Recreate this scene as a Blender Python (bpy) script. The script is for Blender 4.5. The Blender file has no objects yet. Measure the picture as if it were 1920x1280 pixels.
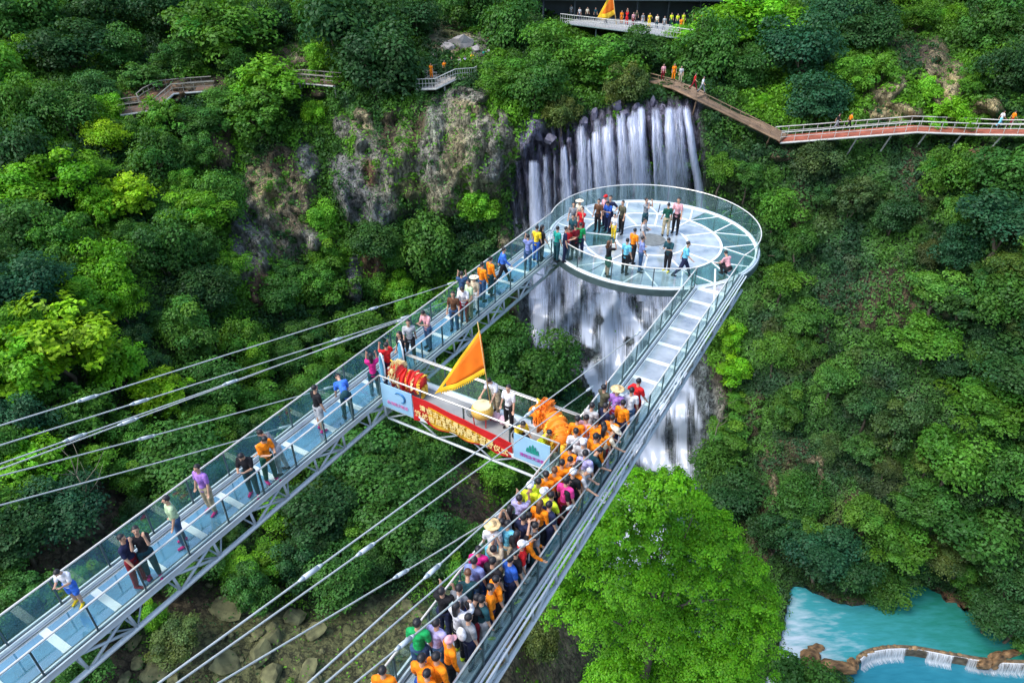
import bpy, bmesh, math, random
import numpy as np
from mathutils import Vector, Matrix
random.seed(7)
RNG = np.random.default_rng(11)
S = bpy.context.scene
COL = S.collection
PI = math.pi
R = math.radians

# ------------------------------------------------------------------ camera
FPX, PITCH, TH, HC = 1297.3, 0.5772, 0.5273, 15.3
cP, sP, cT, sT = math.cos(PITCH), math.sin(PITCH), math.cos(TH), math.sin(TH)
cam = bpy.data.cameras.new('camera')
cam.sensor_width = 36
cam.lens = FPX / 1920 * 36
cam.clip_start = 0.3
cam.clip_end = 2000
cam_o = bpy.data.objects.new('camera', cam)
COL.objects.link(cam_o)
cam_o.location = (0, 0, HC)
cam_o.rotation_euler = (PI / 2 - PITCH, 0, 0)
S.camera = cam_o

# ------------------------------------------------------------------ light
SUN_EL, SUN_AZ = R(56), R(-115)      # azimuth: clockwise from +Y (ahead); sun up on the left, a little behind
w = bpy.data.worlds.new('World'); S.world = w; w.use_nodes = True
nt = w.node_tree; bg = nt.nodes['Background']
sky = nt.nodes.new('ShaderNodeTexSky'); sky.sky_type = 'NISHITA'; sky.sun_disc = False
sky.sun_elevation = SUN_EL; sky.sun_rotation = SUN_AZ
sky.air_density = 1.0; sky.dust_density = 2.5; sky.ozone_density = 1.0
nt.links.new(sky.outputs[0], bg.inputs[0]); bg.inputs[1].default_value = 0.15
sl = bpy.data.lights.new('sun', 'SUN'); sl.energy = 1.3; sl.angle = R(26); sl.color = (1.0, 0.96, 0.88)
so = bpy.data.objects.new('sun', sl); COL.objects.link(so)
sd = Vector((math.sin(SUN_AZ) * math.cos(SUN_EL), math.cos(SUN_AZ) * math.cos(SUN_EL), math.sin(SUN_EL)))
so.rotation_euler = sd.to_track_quat('Z', 'Y').to_euler()
S.view_settings.view_transform = 'Standard'
S.view_settings.look = 'None'
S.view_settings.exposure = 1.05
S.view_settings.gamma = 1
S.cycles.max_bounces = 6; S.cycles.transparent_max_bounces = 16
S.cycles.diffuse_bounces = 3; S.cycles.glossy_bounces = 3; S.cycles.caustics_reflective = False

# ------------------------------------------------------------------ picking helpers
def ray(px, py):
    x = np.asarray(px, float) - 960; y = 640 - np.asarray(py, float)
    return x, FPX * cP + y * sP, -FPX * sP + y * cP
def at(px, py, Y):                       # world point in that direction at forward distance Y
    x, yh, z = ray(px, py); t = Y / yh
    return Vector((float(x * t), float(Y), float(HC + z * t)))
def onz(px, py, z0=0.0):                 # world point in that direction at height z0
    x, yh, z = ray(px, py); t = (z0 - HC) / z
    return Vector((float(x * t), float(yh * t), z0))
def onu(px, py, u0):                     # on the vertical plane u = const of the bridge
    x, yh, z = ray(px, py); du = x * cT - yh * sT; t = u0 / du
    return Vector((float(x * t), float(yh * t), float(HC + z * t)))
def B(u, v, z=0.0):                      # bridge frame: u across the arms, v along them
    return Vector((u * cT + v * sT, -u * sT + v * cT, z))
def toB(p): return (p.x * cT - p.y * sT, p.x * sT + p.y * cT)
def pxm(Y, py):                          # pixels per metre at forward distance Y
    return float(ray(960, py)[1]) / Y

# ------------------------------------------------------------------ numpy noise
def _hash(ix, iy, iz, seed):
    h = (ix * 374761393 + iy * 668265263 + iz * 2147483647 + seed * 974711) & 0xFFFFFFFF
    h = ((h ^ (h >> 13)) * 1274126177) & 0xFFFFFFFF
    return ((h ^ (h >> 16)) & 0xFFFFFF) / float(0xFFFFFF)
def vnoise(x, y, z=0.0, seed=0):
    x = np.asarray(x, float); y = np.asarray(y, float) + 0 * x; z = np.asarray(z, float) + 0 * x
    x, y, z = x + 1000, y + 1000, z + 1000
    ix, iy, iz = np.floor(x).astype(np.int64), np.floor(y).astype(np.int64), np.floor(z).astype(np.int64)
    fx, fy, fz = x - ix, y - iy, z - iz
    fx, fy, fz = [f * f * (3 - 2 * f) for f in (fx, fy, fz)]
    r = 0
    for a in (0, 1):
        for b in (0, 1):
            for c in (0, 1):
                wgt = (fx if a else 1 - fx) * (fy if b else 1 - fy) * (fz if c else 1 - fz)
                r = r + wgt * _hash(ix + a, iy + b, iz + c, seed)
    return r * 2 - 1
def fbm(x, y, z=0.0, octv=4, seed=0):
    r = 0; a = 0.5; f = 1.0
    for o in range(octv):
        r = r + a * vnoise(np.asarray(x) * f, np.asarray(y) * f, np.asarray(z) * f, seed + o)
        a *= 0.5; f *= 2.03
    return r

# ------------------------------------------------------------------ objects
def link(name, data, parent=None):
    o = bpy.data.objects.new(name, data); COL.objects.link(o)
    if parent is not None: o.parent = parent
    return o
def empty(name, loc=(0, 0, 0), rz=0.0):
    o = bpy.data.objects.new(name, None); COL.objects.link(o)
    o.location = loc; o.rotation_euler = (0, 0, rz); o.empty_display_size = 0.3
    return o
def tag(o, label, cat=None, group=None):
    o['label'] = label
    if cat: o['category'] = cat
    if group: o['group'] = group
    return o
def kind(o, k, label=None):
    o['kind'] = k
    if label: o['label'] = label
    return o
def clone(o, parent=None):
    c = o.copy(); COL.objects.link(c)
    if parent is not None: c.parent = parent
    for ch in list(o.children): clone(ch, c)
    return c
def np_mesh(name, verts, faces, mat=None, smooth=False):
    """verts Nx3, faces list of tuples or Mxk array"""
    me = bpy.data.meshes.new(name)
    verts = np.asarray(verts, np.float32)
    faces = np.asarray(faces, np.int32)
    k = faces.shape[1]; m = faces.shape[0]
    me.vertices.add(len(verts)); me.vertices.foreach_set('co', verts.ravel())
    me.loops.add(m * k); me.loops.foreach_set('vertex_index', faces.ravel())
    me.polygons.add(m)
    me.polygons.foreach_set('loop_start', np.arange(0, m * k, k, dtype=np.int32))
    me.polygons.foreach_set('loop_total', np.full(m, k, np.int32))
    if smooth: me.polygons.foreach_set('use_smooth', np.ones(m, bool))
    me.update(calc_edges=True)
    if mat: me.materials.append(mat)
    return me
def pt_color(me, name, cols):
    a = me.color_attributes.new(name, 'FLOAT_COLOR', 'POINT')
    c = np.ones((len(cols), 4), np.float32); c[:, :3] = cols
    a.data.foreach_set('color', c.ravel())

class MB:                                # collects shapes, builds ONE mesh object
    def __init__(s): s.bm = bmesh.new()
    def box(s, c, size, rot=None):
        m = Matrix.Translation(Vector(c)) @ ((rot or Matrix.Identity(3)).to_4x4()) @ Matrix.Diagonal((*size, 1))
        bmesh.ops.create_cube(s.bm, size=1, matrix=m); return s
    def bar(s, a, b, w, h):              # rectangular bar from a to b, width w (horizontal), height h
        a, b = Vector(a), Vector(b); d = b - a; L = d.length
        x = d.normalized(); zz = Vector((0, 0, 1))
        y = zz.cross(x)
        y = Vector((1, 0, 0)) if y.length < 1e-4 else y.normalized()
        z = x.cross(y)
        return s.box((a + b) / 2, (L, w, h), Matrix((x, y, z)).transposed())
    def tube(s, a, b, r, r2=None, seg=8):
        a, b = Vector(a), Vector(b); d = b - a
        if d.length < 1e-5: return s
        q = d.to_track_quat('Z', 'Y').to_matrix().to_4x4()
        bmesh.ops.create_cone(s.bm, cap_ends=True, segments=seg, radius1=r, radius2=r if r2 is None else r2,
                              depth=d.length, matrix=Matrix.Translation((a + b) / 2) @ q)
        return s
    def path(s, pts, r, seg=8, closed=False):  # continuous tube through points
        pts = [Vector(p) for p in pts]; n = len(pts); rings = []
        rr = r if isinstance(r, (list, tuple)) else [r] * n
        for i, p in enumerate(pts):
            a = pts[(i - 1) % n] if (i > 0 or closed) else p
            b = pts[(i + 1) % n] if (i < n - 1 or closed) else p
            t = (b - a).normalized(); up = Vector((0, 0, 1)) if abs(t.z) < .9 else Vector((0, 1, 0))
            x = t.cross(up).normalized(); y = x.cross(t)
            rings.append([s.bm.verts.new(p + (x * math.cos(k / seg * 2 * PI) + y * math.sin(k / seg * 2 * PI)) * rr[i]) for k in range(seg)])
        for i in range(n if closed else n - 1):
            A, Bq = rings[i], rings[(i + 1) % n]
            for k in range(seg):
                s.bm.faces.new((A[k], A[(k + 1) % seg], Bq[(k + 1) % seg], Bq[k]))
        if not closed:
            s.bm.faces.new(rings[0][::-1]); s.bm.faces.new(rings[-1])
        return s
    def prism(s, pts, d):                # polygon extruded by vector d
        a = [s.bm.verts.new(Vector(p)) for p in pts]; b = [s.bm.verts.new(Vector(p) + Vector(d)) for p in pts]
        s.bm.faces.new(a); s.bm.faces.new(b[::-1]); n = len(pts)
        for i in range(n): s.bm.faces.new((a[i], b[i], b[(i + 1) % n], a[(i + 1) % n]))
        return s
    def ball(s, c, r, sub=2):
        r = (r, r, r) if isinstance(r, (int, float)) else r
        bmesh.ops.create_icosphere(s.bm, subdivisions=sub, radius=1, matrix=Matrix.Translation(Vector(c)) @ Matrix.Diagonal((*r, 1)))
        return s
    def mesh(s, name, mat, smooth=False):
        bmesh.ops.recalc_face_normals(s.bm, faces=s.bm.faces)
        me = bpy.data.meshes.new(name); s.bm.to_mesh(me); s.bm.free()
        if mat: me.materials.append(mat)
        if smooth: me.polygons.foreach_set('use_smooth', [True] * len(me.polygons))
        return me
    def build(s, name, mat, parent=None, smooth=False):
        return link(name, s.mesh(name, mat, smooth), parent)

# ------------------------------------------------------------------ materials
def newmat(name):
    m = bpy.data.materials.new(name); m.use_nodes = True
    nt = m.node_tree; b = nt.nodes['Principled BSDF']
    return m, nt, b
def N(nt, t, **kw):
    n = nt.nodes.new(t)
    for k, v in kw.items(): setattr(n, k, v)
    return n
def noise_bump(nt, b, scale, strength, dist=0.05, detail=6, coord=None):
    tx = N(nt, 'ShaderNodeTexNoise'); tx.inputs['Scale'].default_value = scale; tx.inputs['Detail'].default_value = detail
    if coord is None:
        tc = N(nt, 'ShaderNodeTexCoord'); coord = tc.outputs['Object']
    nt.links.new(coord, tx.inputs['Vector'])
    bp = N(nt, 'ShaderNodeBump'); bp.inputs['Strength'].default_value = strength; bp.inputs['Distance'].default_value = dist
    nt.links.new(tx.outputs[0], bp.inputs['Height']); nt.links.new(bp.outputs[0], b.inputs['Normal'])
    return tx
def paint(name, col, rough=0.5, metal=0.0, var=0.12, scale=3.0, bump=0.1):
    m, nt, b = newmat(name)
    tx = noise_bump(nt, b, scale * 8, bump, 0.01)
    t2 = N(nt, 'ShaderNodeTexNoise'); t2.inputs['Scale'].default_value = scale; t2.inputs['Detail'].default_value = 5
    tc = N(nt, 'ShaderNodeTexCoord'); nt.links.new(tc.outputs['Object'], t2.inputs['Vector'])
    r = N(nt, 'ShaderNodeValToRGB')
    r.color_ramp.elements[0].position = 0.3; r.color_ramp.elements[1].position = 0.7
    r.color_ramp.elements[0].color = tuple(c * (1 - var) for c in col) + (1,)
    r.color_ramp.elements[1].color = tuple(min(1, c * (1 + var)) for c in col) + (1,)
    nt.links.new(t2.outputs[0], r.inputs[0]); nt.links.new(r.outputs[0], b.inputs['Base Color'])
    b.inputs['Roughness'].default_value = rough; b.inputs['Metallic'].default_value = metal
    return m
M = {}
M['steel'] = paint('white_steel', (0.80, 0.86, 0.90), 0.4, 0.0, 0.13, 1.3)
M['tubesteel'] = paint('grey_steel_tube', (0.56, 0.64, 0.68), 0.42, 0.1, 0.14, 1.5)
M['rail'] = paint('stainless_handrail', (0.80, 0.80, 0.74), 0.28, 0.35, 0.08, 4)
M['dark'] = paint('dark_steel', (0.08, 0.13, 0.14), 0.45, 0.3, 0.2, 3)
M['shoe_rail'] = paint('rail_shoe', (0.82, 0.86, 0.88), 0.3, 0.3, 0.05, 4)
M['groove'] = paint('groove', (0.05, 0.07, 0.08), 0.6, 0, 0.1, 4)
M['cable'] = paint('galvanised_cable', (0.62, 0.66, 0.64), 0.4, 0.4, 0.1, 6)
M['wood'] = paint('brown_planks', (0.22, 0.15, 0.095), 0.8, 0, 0.35, 1.2, 0.3)
M['redwood'] = paint('red_planks', (0.34, 0.10, 0.06), 0.75, 0, 0.3, 1.2, 0.3)
M['concrete'] = paint('pale_concrete', (0.38, 0.36, 0.33), 0.85, 0, 0.2, 1.0, 0.3)
M['darkwall_shade'] = paint('dark_wall_and_shade', (0.025, 0.04, 0.05), 0.7, 0, 0.3, 0.4, 0.2)  # pavilion walls, and the dark sheet painted as shade under the terrace
M['whitepost'] = paint('pale_post', (0.52, 0.54, 0.52), 0.6, 0, 0.15, 1.0, 0.2)

def glass(name, tint, gl, rough, fac, veil=0.0, veilcol=(0.8, 0.85, 0.9)):
    m = bpy.data.materials.new(name); m.use_nodes = True; nt = m.node_tree; nt.nodes.clear()
    out = N(nt, 'ShaderNodeOutputMaterial')
    tr = N(nt, 'ShaderNodeBsdfTransparent'); tr.inputs[0].default_value = (*tint, 1)
    g = N(nt, 'ShaderNodeBsdfGlossy'); g.inputs['Color'].default_value = (*gl, 1); g.inputs['Roughness'].default_value = rough
    lw = N(nt, 'ShaderNodeLayerWeight'); lw.inputs[0].default_value = 0.35
    mp = N(nt, 'ShaderNodeMapRange'); mp.inputs['To Min'].default_value = fac[0]; mp.inputs['To Max'].default_value = fac[1]
    nt.links.new(lw.outputs['Fresnel'], mp.inputs[0])
    mx = N(nt, 'ShaderNodeMixShader'); nt.links.new(mp.outputs[0], mx.inputs[0])
    nt.links.new(tr.outputs[0], mx.inputs[1]); nt.links.new(g.outputs[0], mx.inputs[2])
    last = mx.outputs[0]
    if veil:  # diffuse layer mixed in; on the floor glass it imitates reflected sky
        df = N(nt, 'ShaderNodeBsdfDiffuse'); df.inputs[0].default_value = (*veilcol, 1)
        tx = N(nt, 'ShaderNodeTexNoise'); tx.inputs['Scale'].default_value = 1.3; tx.inputs['Detail'].default_value = 6
        tc = N(nt, 'ShaderNodeTexCoord'); nt.links.new(tc.outputs['Object'], tx.inputs['Vector'])
        m2 = N(nt, 'ShaderNodeMapRange'); m2.inputs['From Min'].default_value = 0.3; m2.inputs['From Max'].default_value = 0.75
        m2.inputs['To Min'].default_value = veil * 0.5; m2.inputs['To Max'].default_value = min(1, veil * 1.5)
        nt.links.new(tx.outputs[0], m2.inputs[0])
        mx2 = N(nt, 'ShaderNodeMixShader'); nt.links.new(m2.outputs[0], mx2.inputs[0])
        nt.links.new(last, mx2.inputs[1]); nt.links.new(df.outputs[0], mx2.inputs[2]); last = mx2.outputs[0]
    nt.links.new(last, out.inputs[0])
    return m
M['floorglass'] = glass('blue_floor_glass', (0.30, 0.62, 0.82), (0.9, 0.97, 1.0), 0.03, (0.50, 0.92), 0.38, (0.20, 0.50, 0.78))  # blue of the reflected sky painted in as diffuse colour
M['palefloor'] = glass('pale_floor_glass', (0.4, 0.6, 0.7), (0.9, 0.95, 1.0), 0.06, (0.4, 0.95), 0.45, (0.68, 0.74, 0.80))  # pale grey sky reflection put into the diffuse colour
M['ringglass'] = glass('platform_glass', (0.35, 0.62, 0.68), (0.9, 0.97, 1.0), 0.04, (0.35, 0.95), 0.42, (0.68, 0.78, 0.86))  # whitish sky reflection painted into the diffuse layer
M['clearring'] = glass('clear_platform_glass', (0.42, 0.72, 0.68), (0.8, 0.95, 0.95), 0.05, (0.12, 0.5), 0.12, (0.3, 0.5, 0.5))
M['sideglass'] = glass('green_side_glass', (0.87, 0.95, 0.93), (0.75, 0.9, 0.9), 0.03, (0.015, 0.20), 0.04, (0.35, 0.6, 0.58))

def foliage_mat(name):
    m = bpy.data.materials.new(name); m.use_nodes = True; nt = m.node_tree; nt.nodes.clear()
    out = N(nt, 'ShaderNodeOutputMaterial')
    oi = N(nt, 'ShaderNodeObjectInfo'); at_ = N(nt, 'ShaderNodeAttribute', attribute_name='tint')
    mul = N(nt, 'ShaderNodeVectorMath', operation='MULTIPLY')
    nt.links.new(oi.outputs['Color'], mul.inputs[0]); nt.links.new(at_.outputs['Color'], mul.inputs[1])
    d = N(nt, 'ShaderNodeBsdfDiffuse'); t = N(nt, 'ShaderNodeBsdfTranslucent')
    sc = N(nt, 'ShaderNodeVectorMath', operation='MULTIPLY'); sc.inputs[1].default_value = (1.35, 1.25, 0.4)
    nt.links.new(mul.outputs[0], sc.inputs[0])
    nt.links.new(mul.outputs[0], d.inputs[0]); nt.links.new(sc.outputs[0], t.inputs[0])
    mx = N(nt, 'ShaderNodeMixShader'); mx.inputs[0].default_value = 0.3
    nt.links.new(d.outputs[0], mx.inputs[1]); nt.links.new(t.outputs[0], mx.inputs[2])
    g = N(nt, 'ShaderNodeBsdfGlossy'); g.inputs['Roughness'].default_value = 0.5; g.inputs['Color'].default_value = (.7, .8, .8, 1)
    m2 = N(nt, 'ShaderNodeMixShader'); m2.inputs[0].default_value = 0.018
    nt.links.new(mx.outputs[0], m2.inputs[1]); nt.links.new(g.outputs[0], m2.inputs[2])
    nt.links.new(m2.outputs[0], out.inputs[0])
    return m
M['leaf'] = foliage_mat('leaf')
M['bark'] = paint('bark', (0.11, 0.09, 0.065), 0.9, 0, 0.4, 2.0, 0.6)
M['palebark'] = paint('pale_bark', (0.30, 0.28, 0.22), 0.9, 0, 0.3, 2.0, 0.6)

# ------------------------------------------------------------------ terrain
CP = [  # px, py, forward distance
 (-300,-60,170),(0,-60,165),(500,-60,165),(900,-60,170),(1200,-60,175),(1600,-60,165),(2200,-60,160),
 (-300,60,110),(0,40,112),(300,40,116),(600,40,118),(800,40,118),(1000,40,122),(1200,60,132),(1200,25,140),(1400,40,118),(1600,40,112),(1920,40,106),(2200,40,98),
 (-300,180,80),(0,150,90),(200,150,95),(300,175,92),(450,150,98),(600,140,100),(750,160,95),(800,60,112),(860,110,103),(870,160,93.5),(960,150,95),(1050,170,92),(1180,120,104),(1180,160,95),
 (1100,215,88),(1200,195,87),(1300,190,86),(1000,280,86),(1400,180,92),(1460,255,84),(1600,170,90),(1600,235,84),(1700,140,88),(1760,215,84),(1900,230,82),(1900,130,90),(2200,200,76),
 (-300,400,52),(0,400,62),(200,380,70),(300,330,77),(450,300,84),(600,300,87),(750,300,87),(850,250,89),(930,300,87),
 (1000,400,86),(1150,400,85),(1300,380,84),(1450,350,80),(1600,330,79),(1800,350,74),(1920,350,70),(2200,350,62),
 (-300,640,38),(0,640,45),(200,620,52),(400,600,61),(600,580,72),(800,560,79),(950,520,83),(1000,620,81),(1150,550,84),(1250,600,83),(1350,600,77),(1500,600,72),(1700,600,67),(1920,600,60),(2200,600,52),
 (-300,900,29),(0,900,33),(200,880,38),(400,860,44),(600,840,51),(800,780,62),(960,740,72),(1000,800,70),(1100,720,79),(1200,800,76),(1250,900,72),(1340,800,72),(1400,880,66),(1550,850,62),(1700,850,58),(1920,850,54),(2200,850,48),
 (-300,1150,24),(0,1100,27),(200,1080,30),(400,1060,33),(600,1030,38),(750,1000,42),(850,960,48),(950,960,54),(1050,1000,60),(1200,1000,63),(1350,1000,60),(1450,1080,54.5),(1530,1130,51),(1600,1160,50),(1700,1120,52.2),(1780,1150,50.4),(1850,1190,47.5),(1920,1230,45),(2200,1150,40),
 (-300,1450,20),(0,1350,21),(300,1300,23.5),(600,1280,25.5),(850,1280,26.5),(950,1200,31),(1000,1290,31),(1050,1150,40),(1150,1290,38),(1300,1200,50),(1400,1290,43),(1500,1210,50),(1600,1220,49),(1750,1200,49.5),(1700,1290,46),(1850,1290,45),(1950,1290,43),(2200,1350,36),
 (300,1450,20),(700,1450,21),(1000,1450,26),(1400,1450,36),(1800,1450,38),(2200,1450,33)]
CPA = np.array(CP, float)
def _tps(d2): return 0.5 * d2 * np.log(d2 + 1e-9)
_X = CPA[:, :2] / 500.0; _W = np.log(CPA[:, 2])
_n = len(_X)
_K = _tps(((_X[:, None] - _X[None]) ** 2).sum(-1)) + np.eye(_n) * 0.004
_Pm = np.hstack([np.ones((_n, 1)), _X])
_A = np.block([[_K, _Pm], [_Pm.T, np.zeros((3, 3))]])
_sol = np.linalg.solve(_A, np.concatenate([_W, np.zeros(3)]))
def base_Y(px, py):
    q = np.stack([px.ravel(), py.ravel()], 1) / 500.0
    out = np.empty(len(q))
    for i in range(0, len(q), 20000):
        qq = q[i:i + 20000]
        out[i:i + 20000] = _tps(((qq[:, None] - _X[None]) ** 2).sum(-1)) @ _sol[:_n] + _sol[_n] + qq @ _sol[_n + 1:]
    return np.exp(out).reshape(px.shape)

STEP = 5
gx = np.arange(-300, 2221, STEP, dtype=float); gy = np.arange(-60, 1451, STEP, dtype=float)
GX, GY = np.meshgrid(gx, gy)
TY = base_Y(GX, GY)
def blob(cx, cy, rx, ry, ang=0, soft=0.5):
    a = R(ang); dx = GX - cx; dy = GY - cy
    u_ = (dx * math.cos(a) + dy * math.sin(a)) / rx; v_ = (-dx * math.sin(a) + dy * math.cos(a)) / ry
    d = np.sqrt(u_ ** 2 + v_ ** 2) + 0.35 * fbm(GX / 22, GY / 22, 0, 3, 5)
    return np.clip((1 + soft / 2 - d) / soft, 0, 1)
GREY, BLUE, TAN, YEL, RUST, SOIL, OLIVE, PURP, SLATE = ((.24,.24,.20),(.15,.17,.165),(.33,.29,.17),(.40,.34,.18),(.17,.10,.055),(.10,.08,.045),(.13,.14,.055),(.21,.21,.31),(.06,.075,.085))
PATCH = [(835,290,120,105,0,(.30,.285,.19)),(700,330,50,100,-15,(.22,.22,.17)),(540,390,60,100,10,(.19,.165,.105)),(470,420,42,110,0,(.16,.165,.14)),(500,350,42,55,20,TAN),(505,365,22,28,20,YEL),(455,425,26,65,0,BLUE),(530,300,45,30,0,SOIL),(580,300,22,45,-20,BLUE),(658,352,38,66,-20,(.20,.21,.20)),(702,412,32,28,0,BLUE),
 (678,232,22,30,-15,TAN),(684,285,17,50,-14,GREY),(694,325,14,26,0,RUST),(640,235,18,22,0,GREY),(730,245,18,40,10,SOIL),(790,250,22,55,10,SOIL),(822,235,15,58,4,GREY),(855,290,24,48,0,TAN),(872,345,24,42,0,(.34,.32,.20)),(812,232,13,56,6,(.26,.28,.22)),(905,235,20,30,0,(.34,.33,.26)),(470,330,10,40,10,YEL),
 (932,252,32,42,0,GREY),(926,312,24,26,0,BLUE),(768,352,32,22,0,OLIVE),(577,455,40,26,-10,GREY),(481,480,26,50,0,GREY),(490,545,22,45,0,RUST),(664,525,16,45,0,BLUE),(700,495,22,30,0,RUST),(831,467,16,28,0,GREY),(945,455,14,28,0,TAN),(800,300,22,40,0,GREY),
 (410,270,30,60,0,SOIL),(310,170,80,22,-10,RUST),(380,160,50,20,0,SOIL),(255,220,28,12,0,TAN),(345,225,22,10,0,TAN),(545,110,40,30,0,SOIL),(560,100,18,14,0,TAN),(560,175,60,10,0,SOIL),
 (850,70,50,32,0,TAN),(840,60,30,14,0,OLIVE),(900,90,18,40,0,GREY),(870,180,40,20,0,GREY),(880,200,36,10,20,TAN),
 (1778,165,26,50,20,YEL),(1745,120,34,44,0,(.24,.20,.11)),(1660,165,45,22,-20,TAN),(1680,210,60,16,0,YEL),(1850,200,30,20,0,YEL),(1700,90,45,45,0,SOIL),(1490,290,50,14,0,SOIL),(1500,380,30,50,0,SOIL),(1840,300,30,30,0,RUST),(1720,330,40,60,0,SOIL),
 (1660,560,110,60,0,SOIL),(1540,610,18,50,0,SOIL),(1720,560,40,26,0,SOIL),(1537,905,8,64,0,TAN),(1528,860,20,9,0,TAN),(1440,900,20,70,0,SOIL),(1450,920,7,34,0,TAN),(1470,850,50,30,0,SOIL),(1410,790,16,70,10,SOIL),(1350,730,20,60,0,SOIL),
 (1425,1010,18,50,0,SOIL),(1410,1060,26,30,0,SOIL),(1600,980,30,60,0,SOIL),
 (1000,280,28,60,0,PURP),(1345,780,14,60,0,GREY),(970,600,20,60,0,SOIL),
 (600,1230,380,85,-4,OLIVE),(420,1190,120,60,0,OLIVE),(700,1180,90,70,0,OLIVE),(330,1120,100,40,0,SOIL),(200,1240,80,40,0,SOIL),(880,960,60,50,0,RUST),(860,900,60,50,0,SOIL),(1010,1240,95,110,0,(.20,.165,.09)),(930,1110,40,60,0,OLIVE),(90,1040,80,50,0,SOIL),(180,950,60,60,0,SOIL),
 (1560,1150,60,26,0,SOIL),(1780,1150,30,50,-30,RUST),(1850,1190,30,50,-40,SOIL)]
BARE = np.zeros_like(GX); TCOL = np.zeros(GX.shape + (3,))
g0 = fbm(GX / 60, GY / 60, 0, 4, 2)[..., None]
TCOL[:] = np.array((.030, .070, .018)) + g0 * np.array((.03, .03, .012))
for (cx, cy, rx, ry, an, c) in PATCH:
    m_ = blob(cx, cy, rx, ry, an)
    st_v = 1 + .55 * fbm(GX / 6 + GY / 30 + cx, GY / 34, 0, 3, 77)[..., None]
    TCOL = TCOL * (1 - m_[..., None]) + np.array(c) * 1.22 * st_v * m_[..., None]
    BARE = np.maximum(BARE, m_ * (.85 if ry > 100 and rx < 130 and cy < 450 else .45 if (c is SOIL and cx > 1380) else (.8 if c is SOIL else 1)))
# the fall's rock wall
FT = [(960,310),(985,285),(1000,262),(1030,240),(1060,232),(1085,222),(1110,212),(1150,200),(1190,192),(1230,188),(1310,190)]   # crest line in the photo
def poly_mask(pts):
    ins = np.zeros(GX.shape, bool); n = len(pts); j = n - 1
    for i in range(n):
        xi, yi = pts[i]; xj, yj = pts[j]
        c = ((yi > GY) != (yj > GY)) & (GX < (xj - xi) * (GY - yi) / (yj - yi + 1e-9) + xi)
        ins ^= c; j = i
    return ins
WALL = poly_mask(FT + [(1318,330),(1322,420),(1290,560),(1330,690),(1345,760),(1338,830),(1310,930),(1220,930),(1170,860),(1110,740),(1060,690),(1000,670),(975,600),(975,480),(958,430),(950,380)]).astype(float)
for _ in range(2):
    WALL = (WALL + np.roll(WALL, 1, 0) + np.roll(WALL, -1, 0) + np.roll(WALL, 1, 1) + np.roll(WALL, -1, 1)) / 5
lowm = np.clip((GY - 330) / 120, 0, 1)[..., None]
gmoss = np.clip(fbm(GX / 40, GY / 55, 0, 3, 40) * 3 - 0.2, 0, 1)[..., None] * np.clip((GX - 1150) / 60, 0, 1)[..., None] * np.clip(1 - abs(GY - 350) / 90, 0, 1)[..., None]
wc = np.array(PURP) * (1 - lowm) + np.array((.14, .175, .185)) * lowm
wc = wc * (1 + 0.5 * fbm(GX / 7, GY / 60, 0, 3, 41)[..., None])
wc = wc * (1 - gmoss) + np.array((.03, .07, .025)) * gmoss
TCOL = TCOL * (1 - WALL[..., None]) + wc * WALL[..., None]
BARE = np.maximum(BARE, WALL * 1.0)
# relief
x_, yh_, z_ = ray(GX, GY)
t_ = TY / yh_
WX, WY, WZ = x_ * t_, TY, HC + z_ * t_
rel = 2.2 * fbm(WX / 14, WY / 14, WZ / 14, 4, 20)
bp_ = np.clip(BARE - WALL, 0, 1)
rid = 1 - np.abs(fbm(WX / 3.2, WY / 3.2, WZ / 9, 4, 31)) * 2.6
rel = rel * (1 - 0.7 * WALL) - rid * 1.9 * bp_ * np.clip(TY / 80, .25, 1)
blk = np.floor(fbm(WX / 2.0, WY / 2.4, WZ / 6.5, 2, 33) * 6) / 6 * 2.4
rel += blk * bp_ * np.clip(TY / 80, .35, 1)
# fluted columns of the upper wall, folds of the lower one
col = np.abs(((GX - 0.12 * (GY - 200)) / 15.5 + 0.9 * fbm(GX / 60, GY / 400, 0, 2, 50)) % 1 - 0.5) * 2
upw = np.clip(1 - (GY - 400) / 60, 0, 1)
rel += WALL * (2.1 * col * upw + 0.5 * fbm(GX / 9, GY / 14, 0, 3, 51))
rel += WALL * (1 - upw) * (2.6 * fbm(GX / 34, GY / 55, 0, 4, 52))
# ledges of the cascade
for (lx, ly, lr, amp) in ((1130,565,80,1.3),(1215,615,55,1.3),(1080,650,45,1.3),(1160,690,60,1.2),(1270,800,60,1.2)):
    dd = np.sqrt(((GX - lx) / lr) ** 2 + ((GY - ly) / (lr * .55)) ** 2)
    rel -= WALL * amp * np.clip(1 - dd, 0, 1) ** 0.7 * (GY > ly - 40)
TY2 = TY + rel * np.clip(TY / 70, .35, 1.2)
# the basin of the pool lies below the water
POOL = [(1440,1290),(1462,1180),(1478,1128),(1500,1118),(1530,1146),(1575,1152),(1600,1160),(1640,1145),(1690,1135),(1706,1112),(1745,1128),(1800,1156),(1845,1180),(1885,1212),(1925,1235),(1990,1275),(2100,1300),(2100,1450),(1400,1450),(1420,1330)]
pm = poly_mask(POOL).astype(float)
for _ in range(2):
    pm = (pm + np.roll(pm, 1, 0) + np.roll(pm, -1, 0) + np.roll(pm, 1, 1) + np.roll(pm, -1, 1)) / 5
ZP = -53.0
Yp = (ZP - 2.6 - HC) / z_ * yh_
Ysur = (ZP - HC) / z_ * yh_
TY2 = TY2 * (1 - pm) + Yp * pm
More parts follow.
